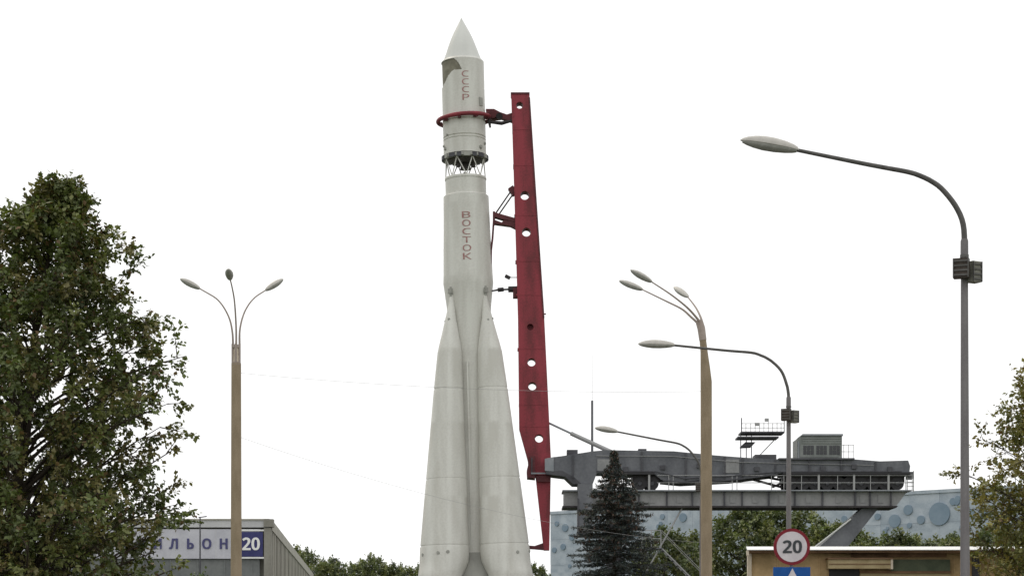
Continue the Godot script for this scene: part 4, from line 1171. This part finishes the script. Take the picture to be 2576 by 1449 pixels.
func make_near_trees() -> void:
	var greens := [Vector3(0.13, 0.16, 0.052), Vector3(0.108, 0.135, 0.045), Vector3(0.16, 0.175, 0.058), Vector3(0.095, 0.115, 0.043), Vector3(0.175, 0.158, 0.06)]
	var big := broadleaf({"seed": 3, "height": 11.0, "trunk": 0.2, "start": 1.5, "span": 3.4, "limbs": 250, "sides": 8, "twigs": 6, "leaves": 11, "leaf": 0.106, "twig": 0.27, "side": 0.6, "dry": 0.08, "even": 0.62, "lift": 0.35, "skew": 0.75, "colours": greens, "rise": 1.3,
		"axis": [[0.0, 0.0], [3.1, 0.1], [6.8, 0.42], [9.2, 0.77], [11.0, 1.13]],
		"reach": [[1.5, 3.4], [2.6, 3.55], [3.6, 3.6], [5.1, 3.45], [6.1, 3.25], [7.0, 3.05], [7.6, 3.05], [8.0, 2.85], [8.6, 2.35], [9.2, 1.9], [9.8, 1.45], [10.2, 1.0], [10.6, 0.6], [11.0, 0.2]]})
	plant_tree("lime_tree", "big dark green leafy tree filling the left edge", Vector3(-10.266, 0, -41.935), big, M.leaf)
	var golds := [Vector3(0.22, 0.225, 0.075), Vector3(0.18, 0.2, 0.065), Vector3(0.28, 0.26, 0.09), Vector3(0.14, 0.155, 0.055), Vector3(0.25, 0.23, 0.085)]
	var gold := broadleaf({"seed": 9, "height": 8.0, "trunk": 0.13, "start": 1.8, "span": 2.8, "limbs": 170, "sides": 9, "twigs": 5, "leaves": 9, "leaf": 0.088, "twig": 0.28, "side": 0.55, "dry": 0.05, "colours": golds, "lift": 0.1,
		"axis": [[0.0, 0.0], [8.0, 0.1]],
		"reach": [[1.8, 2.2], [3.6, 2.3], [4.6, 2.5], [5.6, 2.6], [6.1, 2.5], [6.6, 2.1], [7.1, 1.7], [7.6, 1.2], [8.0, 0.5]]})
	plant_tree("birch_tree", "loose yellow-green leafy tree at the right edge behind the lamp post", Vector3(12.22, 0, -44.068), gold, M.leaf_yellow)
	var fir := conifer({"seed": 21, "height": 11.5, "trunk": 0.17, "start": 1.0, "limbs": 330, "density": 17.0, "needle": 0.13, "cones": 0.2, "cone_from": 6.2,
		"colours": [Vector3(0.048, 0.066, 0.062), Vector3(0.038, 0.052, 0.054), Vector3(0.056, 0.066, 0.046), Vector3(0.044, 0.046, 0.04)],
		"reach": [[1.0, 3.3], [5.3, 2.7], [6.6, 2.15], [8.0, 1.9], [8.6, 1.6], [9.5, 1.1], [10.3, 0.5], [10.9, 0.2], [11.5, 0.04]]})
	var t := thing("spruce_tree", "dark spruce with brown cones in front of the grey gantry", "tree", Vector3(4.962, 0, -100))
	part(t, "trunk", fir[0], M.bark)
	var c := part(t, "crown", fir[2], M.needle)
	part(c, "limbs", fir[1], M.bark)
	part(t, "cones", fir[3], M.needle)


func make_far_trees() -> void:
	var olive := [Vector3(0.165, 0.19, 0.078), Vector3(0.13, 0.16, 0.072), Vector3(0.2, 0.21, 0.082), Vector3(0.11, 0.135, 0.07)]
	var kinds := []
	for k in 3:
		kinds.append(broadleaf({"seed": 40 + k, "height": 12.0, "trunk": 0.22, "start": 2.0, "span": 4.2, "limbs": 70, "sides": 8, "twigs": 5, "leaves": 7, "leaf": 0.26, "twig": 0.5, "side": 1.0, "even": 0.85, "colours": olive,
			"axis": [[0.0, 0.0], [12.0, 0.2 * (k - 1)]],
			"reach": [[2.0, 3.0], [5.0, 4.0], [8.0, 3.9 - 0.3 * k], [10.0, 2.9], [11.3, 1.6], [12.0, 0.5]]}))
	# place: x, z, height, width factor
	var spots := [
		["round green tree left of the concrete post, behind the gantry stair", 10.9, -146.0, 10.0, 0.8],
		["tall leafy tree under the gantry girder, right of the concrete post", 16.9, -150.0, 11.9, 1.0],
		["broad olive tree directly behind the middle street lamp", 20.6, -154.0, 12.2, 1.05],
		["dense green tree behind the gantry's slanting leg", 24.8, -152.0, 10.6, 0.9],
		["low bushy tree above the kiosk roof, left under the portholes", 29.6, -158.0, 10.4, 0.95],
		["low bushy tree above the kiosk roof, below the largest porthole", 33.4, -158.0, 10.2, 0.95],
		["green tree showing just right of the nearest lamp pole", 37.2, -160.0, 10.8, 0.85],
		["far tree touching the back end of the pavilion", -24.2, -238.0, 13.1, 1.0],
		["far tree second from the pavilion in the left tree line", -20.4, -232.0, 11.6, 0.95],
		["far tree third from the pavilion in the left tree line", -17.2, -230.0, 11.3, 0.8],
		["far rounded tree in the middle of the left tree line", -15.2, -226.0, 11.7, 0.85],
		["far tree second from the rocket in the left tree line", -12.9, -226.0, 10.9, 0.75],
		["far tree peeping out beside the left rocket booster", -10.2, -224.0, 10.7, 0.8],
		["leafy tree filling the gap between the spruce and the concrete post", 13.7, -158.0, 10.3, 0.85],
		["darker tree close behind the round speed limit sign", 22.6, -148.0, 10.6, 0.9],
		["low tree just right of the gantry's slanting leg", 27.3, -160.0, 10.1, 0.95],
		["low tree midway along the kiosk roof, before the blue wall", 31.6, -164.0, 10.3, 0.95],
		["low tree ending at the nearest lamp pole, before the blue wall", 35.4, -164.0, 10.4, 0.95],
		["small brownish tree showing between the rocket and the mast foot", 2.4, -190.0, 9.3, 0.55],
	]
	var i := 0
	for s in spots:
		var k := i % 3
		plant_tree("leafy_tree", s[0], Vector3(s[1], 0, s[2]), kinds[k], M.leaf, "trees in the background", i * 1.7, Vector3(s[4], s[3] / 12.0, s[4]))
		i += 1
	var young := broadleaf({"seed": 77, "height": 4.3, "trunk": 0.07, "start": 0.8, "span": 1.4, "limbs": 34, "sides": 7, "twigs": 4, "leaves": 7, "leaf": 0.12, "twig": 0.3, "side": 0.5, "colours": [Vector3(0.07, 0.1, 0.035), Vector3(0.09, 0.12, 0.04)],
		"axis": [[0.0, 0.0], [4.3, 0.25]],
		"reach": [[0.8, 1.2], [2.5, 1.3], [3.4, 1.0], [4.0, 0.5], [4.3, 0.15]]})
	plant_tree("young_tree", "small bright green young tree below the pavilion sign", Vector3(-11.6, 0, -75.0), young, M.leaf)
